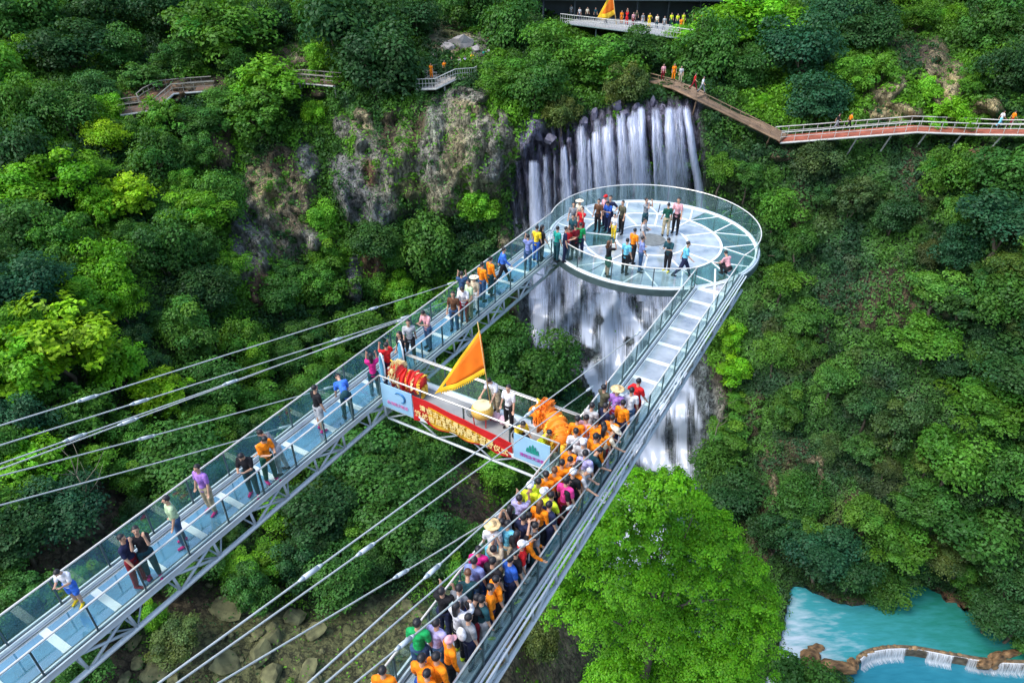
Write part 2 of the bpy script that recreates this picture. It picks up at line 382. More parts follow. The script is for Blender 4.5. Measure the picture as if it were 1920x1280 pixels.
# river below the fall
POOLB = BARE.copy(); BARE = np.maximum(BARE, pm)
t2_ = TY2 / yh_
TW = np.stack([x_ * t2_, TY2, HC + z_ * t2_], -1)
TW[..., 2] = np.where((TW[..., 2] < ZP + .5) & (pm < .3) & (GX > 1380), np.maximum(TW[..., 2], ZP + .5), TW[..., 2])
ny, nx = GX.shape
idx = np.arange(ny * nx).reshape(ny, nx)
q = np.stack([idx[:-1, :-1], idx[1:, :-1], idx[1:, 1:], idx[:-1, 1:]], -1).reshape(-1, 4)
Vt = TW.reshape(-1, 3); Ct = np.clip(TCOL, 0.004, 1).reshape(-1, 3)
# the plateau runs on behind the last row, and the near slope runs on below the frame and under the camera
top = TW[0]; rows = [Vt]; cols = [Ct]; base = ny * nx; prev = idx[0]; extra = []
for k, (dy, dz) in enumerate(((12, 1), (40, 3), (120, 6), (420, 10), (900, 16))):
    r_ = top + np.array((0, dy, dz)) + np.stack([(gx - 960) * dy / 900, 0 * gx, 3 * fbm(gx / 90, gx * 0 + k, 0, 3, 60 + k)], -1)
    rows.append(r_); cols.append(np.tile(np.array((.03, .06, .02)), (nx, 1)))
    cur = base + np.arange(nx); base += nx
    extra.append(np.stack([cur[:-1], prev[:-1], prev[1:], cur[1:]], -1)); prev = cur
bot = TW[-1]; prev = idx[-1]
for k, (dy, dz) in enumerate(((-6, -1), (-25, 0.5), (-60, 6))):
    r_ = bot + np.array((0, dy, dz)) + np.stack([(gx - 960) * -dy / 1500, 0 * gx, 0 * gx], -1)
    rows.append(r_); cols.append(np.tile(np.array((.05, .055, .03)), (nx, 1)))
    cur = base + np.arange(nx); base += nx
    extra.append(np.stack([prev[:-1], cur[:-1], cur[1:], prev[1:]], -1)); prev = cur
for side, c0 in ((-1, 0), (1, nx - 1)):
    colp = TW[:, c0]; prev = idx[:, c0]
    for k, d in enumerate((25, 90, 400)):
        r_ = colp + np.array((side * d, d * 0.2, d * 0.25))
        rows.append(r_); cols.append(np.tile(np.array((.03, .06, .02)), (ny, 1)))
        cur = base + np.arange(ny); base += ny
        f_ = np.stack([prev[:-1], cur[:-1], cur[1:], prev[1:]], -1)
        extra.append(f_ if side < 0 else f_[:, ::-1]); prev = cur
VT = np.vstack(rows); CT_ = np.vstack(cols); QT = np.vstack([q] + extra)
tm, nt, b = newmat('ground')
at_ = N(nt, 'ShaderNodeAttribute', attribute_name='col')
tc = N(nt, 'ShaderNodeTexCoord')
n1 = N(nt, 'ShaderNodeTexNoise'); n1.inputs['Scale'].default_value = 1.1; n1.inputs['Detail'].default_value = 9; n1.inputs['Roughness'].default_value = .7
nt.links.new(tc.outputs['Object'], n1.inputs['Vector'])
vo = N(nt, 'ShaderNodeTexVoronoi', feature='DISTANCE_TO_EDGE'); vo.inputs['Scale'].default_value = 0.9
mpg = N(nt, 'ShaderNodeMapping'); mpg.inputs['Scale'].default_value = (1, 1, .55)
wob = N(nt, 'ShaderNodeVectorMath', operation='MULTIPLY_ADD'); wob.inputs[1].default_value = (2.6, 2.6, 2.6)
nt.links.new(n1.outputs['Color'], wob.inputs[0]); nt.links.new(tc.outputs['Object'], wob.inputs[2])
nt.links.new(wob.outputs[0], mpg.inputs[0]); nt.links.new(mpg.outputs[0], vo.inputs['Vector'])
r1 = N(nt, 'ShaderNodeMapRange'); r1.inputs['From Min'].default_value = .3; r1.inputs['From Max'].default_value = .72; r1.inputs['To Min'].default_value = .35; r1.inputs['To Max'].default_value = 2.0
nt.links.new(n1.outputs[0], r1.inputs[0])
r2 = N(nt, 'ShaderNodeMapRange'); r2.inputs['From Max'].default_value = .05; r2.inputs['To Min'].default_value = .74
nt.links.new(vo.outputs['Distance'], r2.inputs[0])
mu = N(nt, 'ShaderNodeMath', operation='MULTIPLY'); nt.links.new(r1.outputs[0], mu.inputs[0]); nt.links.new(r2.outputs[0], mu.inputs[1])
mpc = N(nt, 'ShaderNodeMapping'); mpc.inputs['Scale'].default_value = (1.5, 1.5, .42); mpc.inputs['Rotation'].default_value = (.25, .2, 0)
nt.links.new(tc.outputs['Object'], mpc.inputs[0])
nc = N(nt, 'ShaderNodeTexNoise'); nc.inputs['Scale'].default_value = 1.0; nc.inputs['Detail'].default_value = 8; nc.inputs['Roughness'].default_value = .62
nt.links.new(mpc.outputs[0], nc.inputs['Vector'])
ab = N(nt, 'ShaderNodeMath', operation='SUBTRACT'); ab.inputs[1].default_value = .5; nt.links.new(nc.outputs[0], ab.inputs[0])
ab2 = N(nt, 'ShaderNodeMath', operation='ABSOLUTE'); nt.links.new(ab.outputs[0], ab2.inputs[0])
rc = N(nt, 'ShaderNodeMapRange'); rc.inputs['From Max'].default_value = .035; rc.inputs['To Min'].default_value = .38; nt.links.new(ab2.outputs[0], rc.inputs[0])
mu2 = N(nt, 'ShaderNodeMath', operation='MULTIPLY'); nt.links.new(mu.outputs[0], mu2.inputs[0]); nt.links.new(rc.outputs[0], mu2.inputs[1]); mu = mu2
sc_ = N(nt, 'ShaderNodeVectorMath', operation='SCALE'); nt.links.new(at_.outputs['Color'], sc_.inputs[0]); nt.links.new(mu.outputs[0], sc_.inputs['Scale'])
nt.links.new(sc_.outputs[0], b.inputs['Base Color'])
ad = N(nt, 'ShaderNodeMath', operation='MULTIPLY_ADD'); ad.inputs[1].default_value = 1.3
nt.links.new(n1.outputs[0], ad.inputs[0]); nt.links.new(rc.outputs[0], ad.inputs[2])
bp = N(nt, 'ShaderNodeBump'); bp.inputs['Strength'].default_value = 1.0; bp.inputs['Distance'].default_value = .9
nt.links.new(ad.outputs[0], bp.inputs['Height']); nt.links.new(bp.outputs[0], b.inputs['Normal'])
b.inputs['Roughness'].default_value = .85
me = np_mesh('terrain', VT, QT, tm, smooth=False); pt_color(me, 'col', CT_)
terrain = kind(link('terrain', me), 'structure', 'steep rocky gorge slopes with bare cliff patches')

def gidx(px, py):
    i = np.clip((np.asarray(px, float) - gx[0]) / STEP, 0, nx - 1.001); j = np.clip((np.asarray(py, float) - gy[0]) / STEP, 0, ny - 1.001)
    return i, j
def surf(px, py, A=None):
    A = TW if A is None else A
    i, j = gidx(px, py); i0, j0 = np.floor(i).astype(int), np.floor(j).astype(int); fi, fj = i - i0, j - j0
    if A.ndim == 3: fi, fj = fi[..., None], fj[..., None]
    return (A[j0, i0] * (1 - fi) * (1 - fj) + A[j0, i0 + 1] * fi * (1 - fj) + A[j0 + 1, i0] * (1 - fi) * fj + A[j0 + 1, i0 + 1] * fi * fj)
# ------------------------------------------------------------------ falling water
def water_mat(name, attr_alpha=True, col=(0.80, 0.86, 0.95), sx=(3.0, 0.35), edge=(.95, 1.5)):
    m = bpy.data.materials.new(name); m.use_nodes = True; nt = m.node_tree; nt.nodes.clear()
    out = N(nt, 'ShaderNodeOutputMaterial')
    fl = N(nt, 'ShaderNodeAttribute', attribute_name='flow'); we = N(nt, 'ShaderNodeAttribute', attribute_name='wet')
    mp = N(nt, 'ShaderNodeMapping'); mp.inputs['Scale'].default_value = (sx[0], sx[1], 1)
    nt.links.new(fl.outputs['Vector'], mp.inputs[0])
    tx = N(nt, 'ShaderNodeTexNoise'); tx.inputs['Scale'].default_value = 1; tx.inputs['Detail'].default_value = 7; tx.inputs['Roughness'].default_value = .65
    nt.links.new(mp.outputs[0], tx.inputs['Vector'])
    mp2 = N(nt, 'ShaderNodeMapping'); mp2.inputs['Scale'].default_value = (sx[0] * 2.2, sx[0] * 1.6, 1)
    nt.links.new(fl.outputs['Vector'], mp2.inputs[0])
    t2 = N(nt, 'ShaderNodeTexNoise'); t2.inputs['Scale'].default_value = 1.5; t2.inputs['Detail'].default_value = 5
    nt.links.new(mp2.outputs[0], t2.inputs['Vector'])
    a = N(nt, 'ShaderNodeMath', operation='MULTIPLY_ADD'); a.inputs[1].default_value = .35; nt.links.new(t2.outputs[0], a.inputs[0]); nt.links.new(tx.outputs[0], a.inputs[2])
    s = N(nt, 'ShaderNodeMath', operation='ADD'); nt.links.new(a.outputs[0], s.inputs[0]); nt.links.new(we.outputs['Fac'], s.inputs[1])
    r = N(nt, 'ShaderNodeMapRange', interpolation_type='SMOOTHSTEP'); r.inputs['From Min'].default_value = edge[0]; r.inputs['From Max'].default_value = edge[1]
    nt.links.new(s.outputs[0], r.inputs[0])
    d = N(nt, 'ShaderNodeBsdfDiffuse'); d.inputs[0].default_value = (*col, 1)
    tl = N(nt, 'ShaderNodeBsdfTranslucent'); tl.inputs[0].default_value = (*col, 1)
    gl = N(nt, 'ShaderNodeBsdfGlossy'); gl.inputs['Roughness'].default_value = .3
    m1 = N(nt, 'ShaderNodeMixShader'); m1.inputs[0].default_value = .25; nt.links.new(d.outputs[0], m1.inputs[1]); nt.links.new(tl.outputs[0], m1.inputs[2])
    m2 = N(nt, 'ShaderNodeMixShader'); m2.inputs[0].default_value = .08; nt.links.new(m1.outputs[0], m2.inputs[1]); nt.links.new(gl.outputs[0], m2.inputs[2])
    tr = N(nt, 'ShaderNodeBsdfTransparent')
    m3 = N(nt, 'ShaderNodeMixShader'); nt.links.new(r.outputs[0], m3.inputs[0]); nt.links.new(tr.outputs[0], m3.inputs[1]); nt.links.new(m2.outputs[0], m3.inputs[2])
    nt.links.new(m3.outputs[0], out.inputs[0])
    return m
M['fall'] = water_mat('falling_water', col=(.62, .70, .90), sx=(4.6, .40), edge=(.86, 1.55))
M['casc'] = water_mat('cascade_water', col=(.62, .71, .86), sx=(3.4, .15), edge=(.84, 1.40))
M['spill'] = water_mat('spill_water', col=(.85, .9, .95))
STREAMS = [  # top x, y, width | x, y at the railing level, width, whiteness
 (999,299,13,1006,425,21,.62),(1023,289,8,1030,400,12,.36),(1040,291,4,1041,370,6,.30),(1059,271,6,1067,368,9,.50),(1070,287,5,1072,365,7,.32),
 (1089,257,8,1095,358,11,.44),(1104,259,7,1108,358,8,.44),(1116,245,13,1124,354,16,.56),(1138,233,17,1144,354,20,.56),(1162,218,7,1168,358,13,.48),
 (1184,214,14,1196,350,22,.52),(1203,198,12,1205,348,9,.58),(1224,214,5,1230,350,6,.56),(1239,240,3,1240,350,5,.3),(1255,198,14,1257,350,18,.56),(1275,194,10,1284,330,10,.36),(1287,198,11,1312,360,14,.6)]
def ribbon(parts, pts, ph):
    """pts: (px, py, width px, wet, lift)"""
    rows = []
    for (px, py, wd, wt, lift) in pts:
        i, j = gidx(px, py)
        Yb = float(surf(np.float64(px), np.float64(py), TY)) - lift
        for k in range(5):
            f = k / 4 - .5
            p = at(px + f * wd, py, Yb - .55 * (1 - 4 * f * f))
            rows.append((p, (px + f * wd) / 10.0 + ph, py / 10.0, wt * (1.15 - 1.9 * f * f)))
    parts.append(rows)
rib = []
_r = random.Random(3)
for k in range(16):
    fx = .04 + .92 * (k + _r.random()) / 16; x0 = 990 + 305 * fx; y0 = np.interp(x0, [p[0] for p in FT], [p[1] for p in FT]) + 12 + 30 * (fx < .3)
    STREAMS.append((x0, y0, 5 + 7 * _r.random(), x0 + 6 + 10 * fx, y0 + 110 + 30 * _r.random(), 16 + 10 * _r.random(), .30 + .14 * _r.random()))
for n_, (x0, y0, w0, x1, y1, w1, wt) in enumerate(STREAMS):
    pts = []
    T = 16
    for k in range(T + 1):
        f = k / T
        x = x0 + (x1 - x0) * f ** 1.2 + math.sin(k * .8 + n_) * .6; y = y0 + (y1 - y0) * f
        pts.append((x, y, (w0 + (w1 - w0) * f) * 1.22, (wt + .07) if k else .2, .9 + .5 * f))
    # on down behind the platform until it meets the cascade
    y2 = 560 + 30 * math.sin(n_ * 2.3); x2 = x1 + (x1 - x0) * .6 + random.uniform(-4, 4)
    for k in range(1, 13):
        f = k / 12
        pts.append((x1 + (x2 - x1) * f, y1 + (y2 - y1) * f, w1 * 1.22 + 10 * f, wt - .12 * f, 1.4))
    ribbon(rib, pts, n_ * 7.3)
V_, F_, FLW, WT = [], [], [], []
for rows_ in rib:
    b0 = len(V_); nr = len(rows_) // 5
    for (p, fx_, fy_, wt) in rows_: V_.append(p[:]); FLW.append((fx_, fy_, 0)); WT.append(wt)
    for a in range(nr - 1):
        for k in range(4):
            i_ = b0 + a * 5 + k; F_.append((i_, i_ + 5, i_ + 6, i_ + 1))
def flow_mesh(name, V_, F_, FLW, WT, mat):
    me = np_mesh(name, V_, F_, mat, True)
    a = me.attributes.new('flow', 'FLOAT_VECTOR', 'POINT'); a.data.foreach_set('vector', np.asarray(FLW, np.float32).ravel())
    a = me.attributes.new('wet', 'FLOAT', 'POINT'); a.data.foreach_set('value', np.asarray(WT, np.float32).ravel())
    return me
kind(link('waterfall', flow_mesh('waterfall', V_, F_, FLW, WT, M['fall'])), 'structure', 'row of thin white water streams falling down the dark fluted cliff')
# cascade: a skin of water over the lower wall
cm = poly_mask([(985,430),(1270,400),(1275,520),(1262,640),(1285,690),(1315,700),(1340,760),(1336,820),(1312,870),(1310,925),(1235,940),(1190,880),(1160,820),(1125,765),(1095,712),(1070,676),(1030,668),(998,655),(984,600),(982,500)])
cells = cm[:-1, :-1] & cm[1:, 1:] & cm[:-1, 1:] & cm[1:, :-1]
qq = np.stack([idx[:-1, :-1], idx[1:, :-1], idx[1:, 1:], idx[:-1, 1:]], -1)[cells]
used, inv = np.unique(qq.ravel(), return_inverse=True)
def dline(P, wd):
    best = np.full(GX.shape, 1e9)
    for (ax, ay), (bx, by) in zip(P[:-1], P[1:]):
        L = (bx - ax) ** 2 + (by - ay) ** 2
        t = np.clip(((GX - ax) * (bx - ax) + (GY - ay) * (by - ay)) / L, 0, 1)
        best = np.minimum(best, np.hypot(GX - ax - t * (bx - ax), GY - ay - t * (by - ay)))
    return np.exp(-(best / wd) ** 2)
wet = 0.27 + 0.46 * fbm(GX / 9 + fbm(GX / 30, GY / 60, 0, 2, 71) * 2, GY / 75, 0, 4, 70)
for P, wd, s_ in (([(1015,500),(1012,600),(1008,650)],16,.35),([(1045,500),(1050,600),(1062,660)],12,.18),([(1075,520),(1078,600)],10,.2),([(1110,575),(1100,620),(1108,690),(1125,745)],10,.42),
    ([(1125,560),(1150,555),(1170,580),(1200,620),(1232,640)],9,.55),([(1135,560),(1140,640),(1148,720),(1165,780),(1205,850),(1260,905)],14,.5),([(1170,590),(1165,660),(1160,740)],11,.3),
    ([(1210,520),(1213,600)],12,.3),([(1240,520),(1238,600)],9,.25),([(1095,700),(1120,735),(1140,780)],8,.5),([(1280,700),(1274,760),(1276,830),(1284,880)],13,.5),([(1245,760),(1228,820),(1240,880)],10,.45),
    ([(1298,730),(1312,800)],6,.35),([(1215,830),(1250,880),(1300,915)],12,.4),([(1190,640),(1200,700),(1215,760)],14,.25),([(1068,668),(1090,690)],8,.4)):
    wet = np.maximum(wet, .15) + dline(P, wd) * s_ * 1.05
# dry rock knees
for (lx, ly, lr) in ((1085,670,22),(1100,665,16),(1125,600,7),(1250,675,20),(1330,740,10),(1180,640,8),(1300,660,16)):
    wet -= .9 * np.exp(-(((GX - lx) / lr) ** 2 + ((GY - ly) / (lr * .8)) ** 2))
soft_edge = cm.astype(float)
for _ in range(4):
    soft_edge = (soft_edge + np.roll(soft_edge, 1, 0) + np.roll(soft_edge, -1, 0) + np.roll(soft_edge, 1, 1) + np.roll(soft_edge, -1, 1)) / 5
wet = wet - (1 - soft_edge) * 1.0
YS = TW[..., 1].copy()
for _ in range(5):
    Yb_ = YS.copy()
    for ax_, sh_ in ((0, 1), (0, -1), (1, 1), (1, -1), (0, 2), (0, -2)): Yb_ = Yb_ + np.roll(YS, sh_, ax_)
    YS = np.minimum(Yb_ / 7, TW[..., 1] - .1)
YS = YS - .35 + .22 * fbm(GX / 7, GY / 60, 0, 3, 133)
off = YS / TW[..., 1]
CW = np.stack([TW[..., 0] * off, TW[..., 1] * off, HC + (TW[..., 2] - HC) * off], -1).reshape(-1, 3)[used]
# smooth the skin so that it flows
FLWg = np.stack([GX / 10, GY / 10, 0 * GX], -1).reshape(-1, 3)[used]
kind(link('cascade', flow_mesh('cascade', CW, inv.reshape(-1, 4), FLWg, wet.ravel()[used], M['casc'])), 'structure', 'silky white cascade spreading over rock ledges below the platform')

# ------------------------------------------------------------------ pool
def pool_mat(name, cA, cB, cC):
    m, nt, b = newmat(name)
    at_ = N(nt, 'ShaderNodeAttribute', attribute_name='mixc')
    tc = N(nt, 'ShaderNodeTexCoord')
    tx = N(nt, 'ShaderNodeTexNoise'); tx.inputs['Scale'].default_value = .5; tx.inputs['Detail'].default_value = 7
    mp = N(nt, 'ShaderNodeMapping'); mp.inputs['Rotation'].default_value = (0, 0, -.5); mp.inputs['Scale'].default_value = (1.2, 4.5, 1)
    nt.links.new(tc.outputs['Object'], mp.inputs[0]); nt.links.new(mp.outputs[0], tx.inputs['Vector'])
    s = N(nt, 'ShaderNodeMath', operation='MULTIPLY_ADD'); s.inputs[1].default_value = .5; nt.links.new(tx.outputs[0], s.inputs[0]); nt.links.new(at_.outputs['Fac'], s.inputs[2])
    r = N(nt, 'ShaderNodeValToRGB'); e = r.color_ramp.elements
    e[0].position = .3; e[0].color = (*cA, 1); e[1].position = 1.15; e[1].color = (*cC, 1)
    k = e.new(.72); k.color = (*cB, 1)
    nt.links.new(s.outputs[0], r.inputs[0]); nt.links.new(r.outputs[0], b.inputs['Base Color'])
    b.inputs['Roughness'].default_value = .12
    bp = N(nt, 'ShaderNodeBump'); bp.inputs['Strength'].default_value = .5; bp.inputs['Distance'].default_value = .12
    nt.links.new(tx.outputs[0], bp.inputs['Height']); nt.links.new(bp.outputs[0], b.inputs['Normal'])
    return m
def flat_sheet(name, pixels, z, mat, mixf, label):
    bm = bmesh.new(); vs = [bm.verts.new(onz(x, y, z)) for x, y in pixels]
    f = bm.faces.new(vs); bmesh.ops.triangulate(bm, faces=[f])
    for _ in range(4): bmesh.ops.subdivide_edges(bm, edges=[e for e in bm.edges if e.calc_length() > 1.2], cuts=1)
    bmesh.ops.triangulate(bm, faces=bm.faces)
    bmesh.ops.recalc_face_normals(bm, faces=bm.faces)
    me = bpy.data.meshes.new(name); bm.to_mesh(me); bm.free(); me.materials.append(mat)
    a = me.attributes.new('mixc', 'FLOAT', 'POINT')
    a.data.foreach_set('value', np.array([mixf(v.co) for v in me.vertices], np.float32))
    if me.polygons[0].normal.z < 0: me.flip_normals()
    return kind(link(name, me), 'structure', label)
WEIR = [(1612,1236),(1622,1227),(1640,1220),(1665,1216),(1690,1215),(1720,1217),(1750,1222),(1780,1228),(1810,1233),(1840,1238),(1880,1242),(1930,1244),(1990,1250)]
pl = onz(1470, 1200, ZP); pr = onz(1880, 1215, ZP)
def mixup(c):  # whitish glare of the left end is painted into the water colour
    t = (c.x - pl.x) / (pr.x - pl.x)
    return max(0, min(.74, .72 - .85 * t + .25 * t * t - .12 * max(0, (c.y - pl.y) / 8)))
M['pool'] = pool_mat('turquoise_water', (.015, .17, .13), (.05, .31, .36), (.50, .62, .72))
M['poolb'] = pool_mat('blue_water', (.02, .17, .25), (.04, .27, .37), (.35, .65, .75))
M['riverw'] = pool_mat('river_water', (.02, .06, .05), (.06, .12, .11), (.45, .52, .58))
M['riverw'].node_tree.nodes['Principled BSDF'].inputs['Roughness'].default_value = .7
up = [(1405,1300),(1430,1180),(1455,1110),(1500,1096),(1560,1110),(1640,1110),(1700,1085),(1745,1100),(1800,1125),(1850,1150),(1900,1190),(1960,1220),(2040,1250)]
flat_sheet('pool', up + WEIR[::-1] + [(1560,1262),(1480,1320)], ZP, M['pool'], mixup, 'turquoise pool, with whitish glare painted in at its left end and green at its right')
flat_sheet('lower_pool', [(1470,1330),(1560,1250)] + [(x, y + 4) for x, y in WEIR] + [(2060,1290),(2000,1400),(1500,1420)], ZP - 1.15, M['poolb'], lambda c: .2, 'deep blue lower pool under the little weir')
flat_sheet('river', [(1080,900),(1210,880),(1340,900),(1390,960),(1425,1040),(1440,1110),(1420,1200),(1250,1230),(1130,1150),(1080,1020)], ZP + .02, M['riverw'], lambda c: .9 if (c.y > onz(1200, 1050, ZP).y and abs(c.x - onz(1200, 1000, ZP).x) < 3) else .1, 'pale river between the fall and the pool')
# weir
wr = empty('weir', onz(1700, 1216, ZP))
o0 = wr.location.copy()
wp = [onz(x, y, ZP + .08) - o0 for x, y in WEIR]
mb = MB()
for a, b_ in zip(wp[:-1], wp[1:]):
    d = (b_ - a); nrm = Vector((d.y, -d.x, 0)).normalized() * .45
    if nrm.y > 0: nrm = -nrm
    mb.prism([a, b_, b_ - nrm, a - nrm], (0, 0, -1.8))
M['brownrock0'] = paint('crest_stone_rock', (.24, .16, .08), .8, 0, .6, 2.5, 1.0)
M['weirrock'] = paint('weir_rock', (.13, .10, .065), .8, 0, .6, 1.5, .8)
mb.build('dam_wall', M['weirrock'], wr)
V_, F_, FLW, WT = [], [], [], []
dist = 0; pts_ = []
for a, b_ in zip(wp[:-1], wp[1:]):
    for k in range(6): pts_.append(a.lerp(b_, k / 6))
for i_, p in enumerate(pts_):
    a = pts_[max(0, i_ - 1)]; b_ = pts_[min(len(pts_) - 1, i_ + 1)]; d = (b_ - a); nrm = Vector((d.y, -d.x, 0)).normalized()
    if nrm.y > 0: nrm = -nrm
    px_f = i_ / len(pts_)
    wv = .62 if px_f < .36 else (.18 if px_f < .46 else (.6 if px_f < .6 else (.15 if px_f < .68 else .55)))
    for k, (o_, z__) in enumerate(((.0, .06), (.12, .05), (.26, -.2), (.36, -.7), (.45, -1.14), (.95, -1.16))):
        V_.append((p + nrm * o_ + Vector((0, 0, z__)))[:]); FLW.append((i_ * 1.1, k * .8, 0)); WT.append(wv + (.5 if k == 0 else 0) - (.25 if k == 5 else 0))
for i_ in range(len(pts_) - 1):
    for k in range(5):
        q0 = i_ * 6 + k; F_.append((q0, q0 + 1, q0 + 7, q0 + 6))
link('overflow_water', flow_mesh('overflow_water', V_, F_, FLW, WT, M['spill']), wr)
for k in range(26):
    q_ = wp[0].lerp(wp[1], 0) if k == 0 else pts_[int(k / 26 * (len(pts_) - 1))]
    sm = MB(); sm.ball(q_ + Vector((random.uniform(-.2, .2), random.uniform(.0, .4), -.02)), (random.uniform(.15, .5), random.uniform(.12, .3), random.uniform(.08, .22)), 2)
    for v in sm.bm.verts: v.co += Vector((1, 1, 1)) * .05 * float(fbm(v.co.x * 6, v.co.y * 6, v.co.z * 6, 2, 8))
    sm.build('crest_stone', M['brownrock0'], wr)
tag(wr, 'low curved rock weir with white water spilling into the lower pool', 'weir')

# ------------------------------------------------------------------ rocks
def rock_mesh(seed, mat, sharp=1.0, cuts=3, flat=.7):
    rg = random.Random(seed); bm = bmesh.new()
    bmesh.ops.create_icosphere(bm, subdivisions=cuts, radius=1)
    planes = [(Vector((rg.gauss(0, 1), rg.gauss(0, 1), rg.gauss(0, .7))).normalized(), rg.uniform(.45, .85)) for _ in range(12)]
    for v in bm.verts:
        for n_, d in planes:
            e = v.co.dot(n_) - d
            if e > 0: v.co -= n_ * e * sharp
        v.co *= 1 + .30 * float(fbm(v.co.x * 2.4 + seed, v.co.y * 2.4, v.co.z * 2.4, 4, 3))
        v.co.z *= flat
    me = bpy.data.meshes.new('rock'); bm.to_mesh(me); bm.free(); me.materials.append(mat); return me
M['brownrock'] = paint('brown_wet_rock', (.20, .12, .055), .75, 0, .75, 1.6, 1.0)
M['purplerock'] = paint('purple_grey_rock', (.12, .12, .18), .65, 0, .4, 1.0, 1.0)
M['stone'] = paint('mossy_stone', (.115, .12, .055), .9, 0, .6, 1.3, 1.0)
M['greystone'] = paint('grey_stone', (.30, .29, .29), .85, 0, .3, 1.2, .8)
rkB = [rock_mesh(i, M['brownrock'], .9, 4, .8) for i in range(3)]
for n_, (px, py, sx_, sy_, lab) in enumerate(((1520,1238,1.9,1.2,'brown wet rock at the left end of the weir, widest of the ledge'),(1570,1252,2.4,1.1,'dark brown rock shelf beside the white foot of the weir'),
    (1530,1216,1.2,.6,'small pale topped rock standing in the whitish end of the pool'),(1870,1238,1.6,.8,'orange brown rock on the weir near the right edge'),(1895,1226,1.5,.7,'ochre rock on the pool shore above the weir'),(1845,1244,1.3,.6,'dark brown rock between the two spills of the weir'),(1600,1246,.9,.8,'rounded dark rock touching the start of the curved weir'))):
    o = link('rock', rkB[n_ % 3]); o.location = onz(px, py, ZP - .15); o.scale = (sx_, sy_, .8 + .5 * (sx_ > 1.5)); o.rotation_euler = (0, 0, -.15 + n_ * .1)
    tag(o, lab, 'rock', 'brown rocks of the weir')
rkP = [rock_mesh(20 + i, M['purplerock'], 1, 3, 1.0) for i in range(3)]
for n_, (px, py, w_, h_, lab) in enumerate(((1008,252,24,40,'tall purple grey rock standing at the far left of the crest'),(1030,262,30,22,'broad purple rock slab left of the first streams'),(1094,228,18,30,'pointed purple rock left of the middle of the crest'),
    (1114,214,16,26,'slim leaning purple spike beside the pointed rock'),(1158,200,26,30,'dark blue grey boulder crowning the middle of the crest'),(1172,212,22,16,'low ledge stone under the crowning boulder'),(1193,200,16,22,'narrow purple rock where the widest streams start'),(1225,190,12,22,'dark upright stone between two streams near the path'),(1068,262,14,12,'small grey stone with a pale cap among the left streams'))):
    Y = float(surf(np.float64(px), np.float64(py), TY)) - .6; k = Y / float(ray(960, py)[1])
    o = link('rock', rkP[n_ % 3]); o.location = at(px, py, Y); o.scale = (w_ * k * .46, w_ * k * .46, h_ * k * .55); o.rotation_euler = (random.uniform(-.2, .2), random.uniform(-.3, .3), n_ * 1.3)
    tag(o, lab, 'rock', 'jagged rocks on the crest of the fall')
rkS = [rock_mesh(40 + i, M['stone'], 1, 2, .6) for i in range(5)]
n_ = 0
while n_ < 60:
    px, py = random.uniform(230, 930), random.uniform(1090, 1290)
    if py < 1140 + 60 * math.sin(px / 90) and random.random() < .6: continue
    p = Vector(surf(np.float64(px), np.float64(py))); sc = random.choice((.25, .35, .5, .7, .95))
    o = link('boulder', rkS[n_ % 5]); o.location = p + Vector((0, 0, sc * .1)); o.scale = (sc * random.uniform(.8, 1.5), sc, sc * random.uniform(.6, 1))
    o.rotation_euler = (random.uniform(-.3, .3), random.uniform(-.3, .3), random.uniform(0, 6.3))
    tag(o, 'mossy olive boulder on the rocky slope under the stay cables', 'boulder', 'boulders on the slope below the bridge'); n_ += 1
rkG = [rock_mesh(60 + i, M['greystone'], 1, 2, .8) for i in range(2)]
for n_, (px, py, s_, lab) in enumerate(((868,78,2.2,'big rounded pale grey rock above the curved lookout'),(838,90,1.5,'flat pale grey rock left of the big one above the lookout'),(890,92,1.1,'small grey rock right of the big one above the lookout'),(812,105,1.2,'grey rock beside the orange clad visitors at the lookout'))):
    o = link('rock', rkG[n_ % 2]); Y = float(surf(np.float64(px), np.float64(py), TW)[1]) - .5; o.location = at(px, py, Y); o.scale = (s_, s_ * .8, s_ * .7); o.rotation_euler = (0, 0, n_)
    tag(o, lab, 'rock', 'grey rocks by the lookout')

# ------------------------------------------------------------------ leaves
def leaf_quads(c, nrm, size, jit, rng, asp=.62):
    """rhombic leaves: centres c, facing nrm, lengths size"""
    n = len(c)
    nn = nrm + rng.normal(0, jit, (n, 3)); nn /= np.linalg.norm(nn, axis=1)[:, None] + 1e-9
    r_ = rng.normal(0, 1, (n, 3)); t1 = np.cross(nn, r_); t1 /= np.linalg.norm(t1, axis=1)[:, None] + 1e-9
    t2 = np.cross(nn, t1); s = size[:, None] * .5
    V = np.empty((n, 4, 3)); V[:, 0] = c + t1 * s; V[:, 1] = c + t2 * s * asp; V[:, 2] = c - t1 * s; V[:, 3] = c - t2 * s * asp
    V[:, 1] += nn * s * .25; V[:, 3] += nn * s * .25
    return V.reshape(-1, 3), np.arange(4 * n).reshape(n, 4)
def sph(n, rng):
    v = rng.normal(0, 1, (n, 3)); return v / np.linalg.norm(v, axis=1)[:, None]
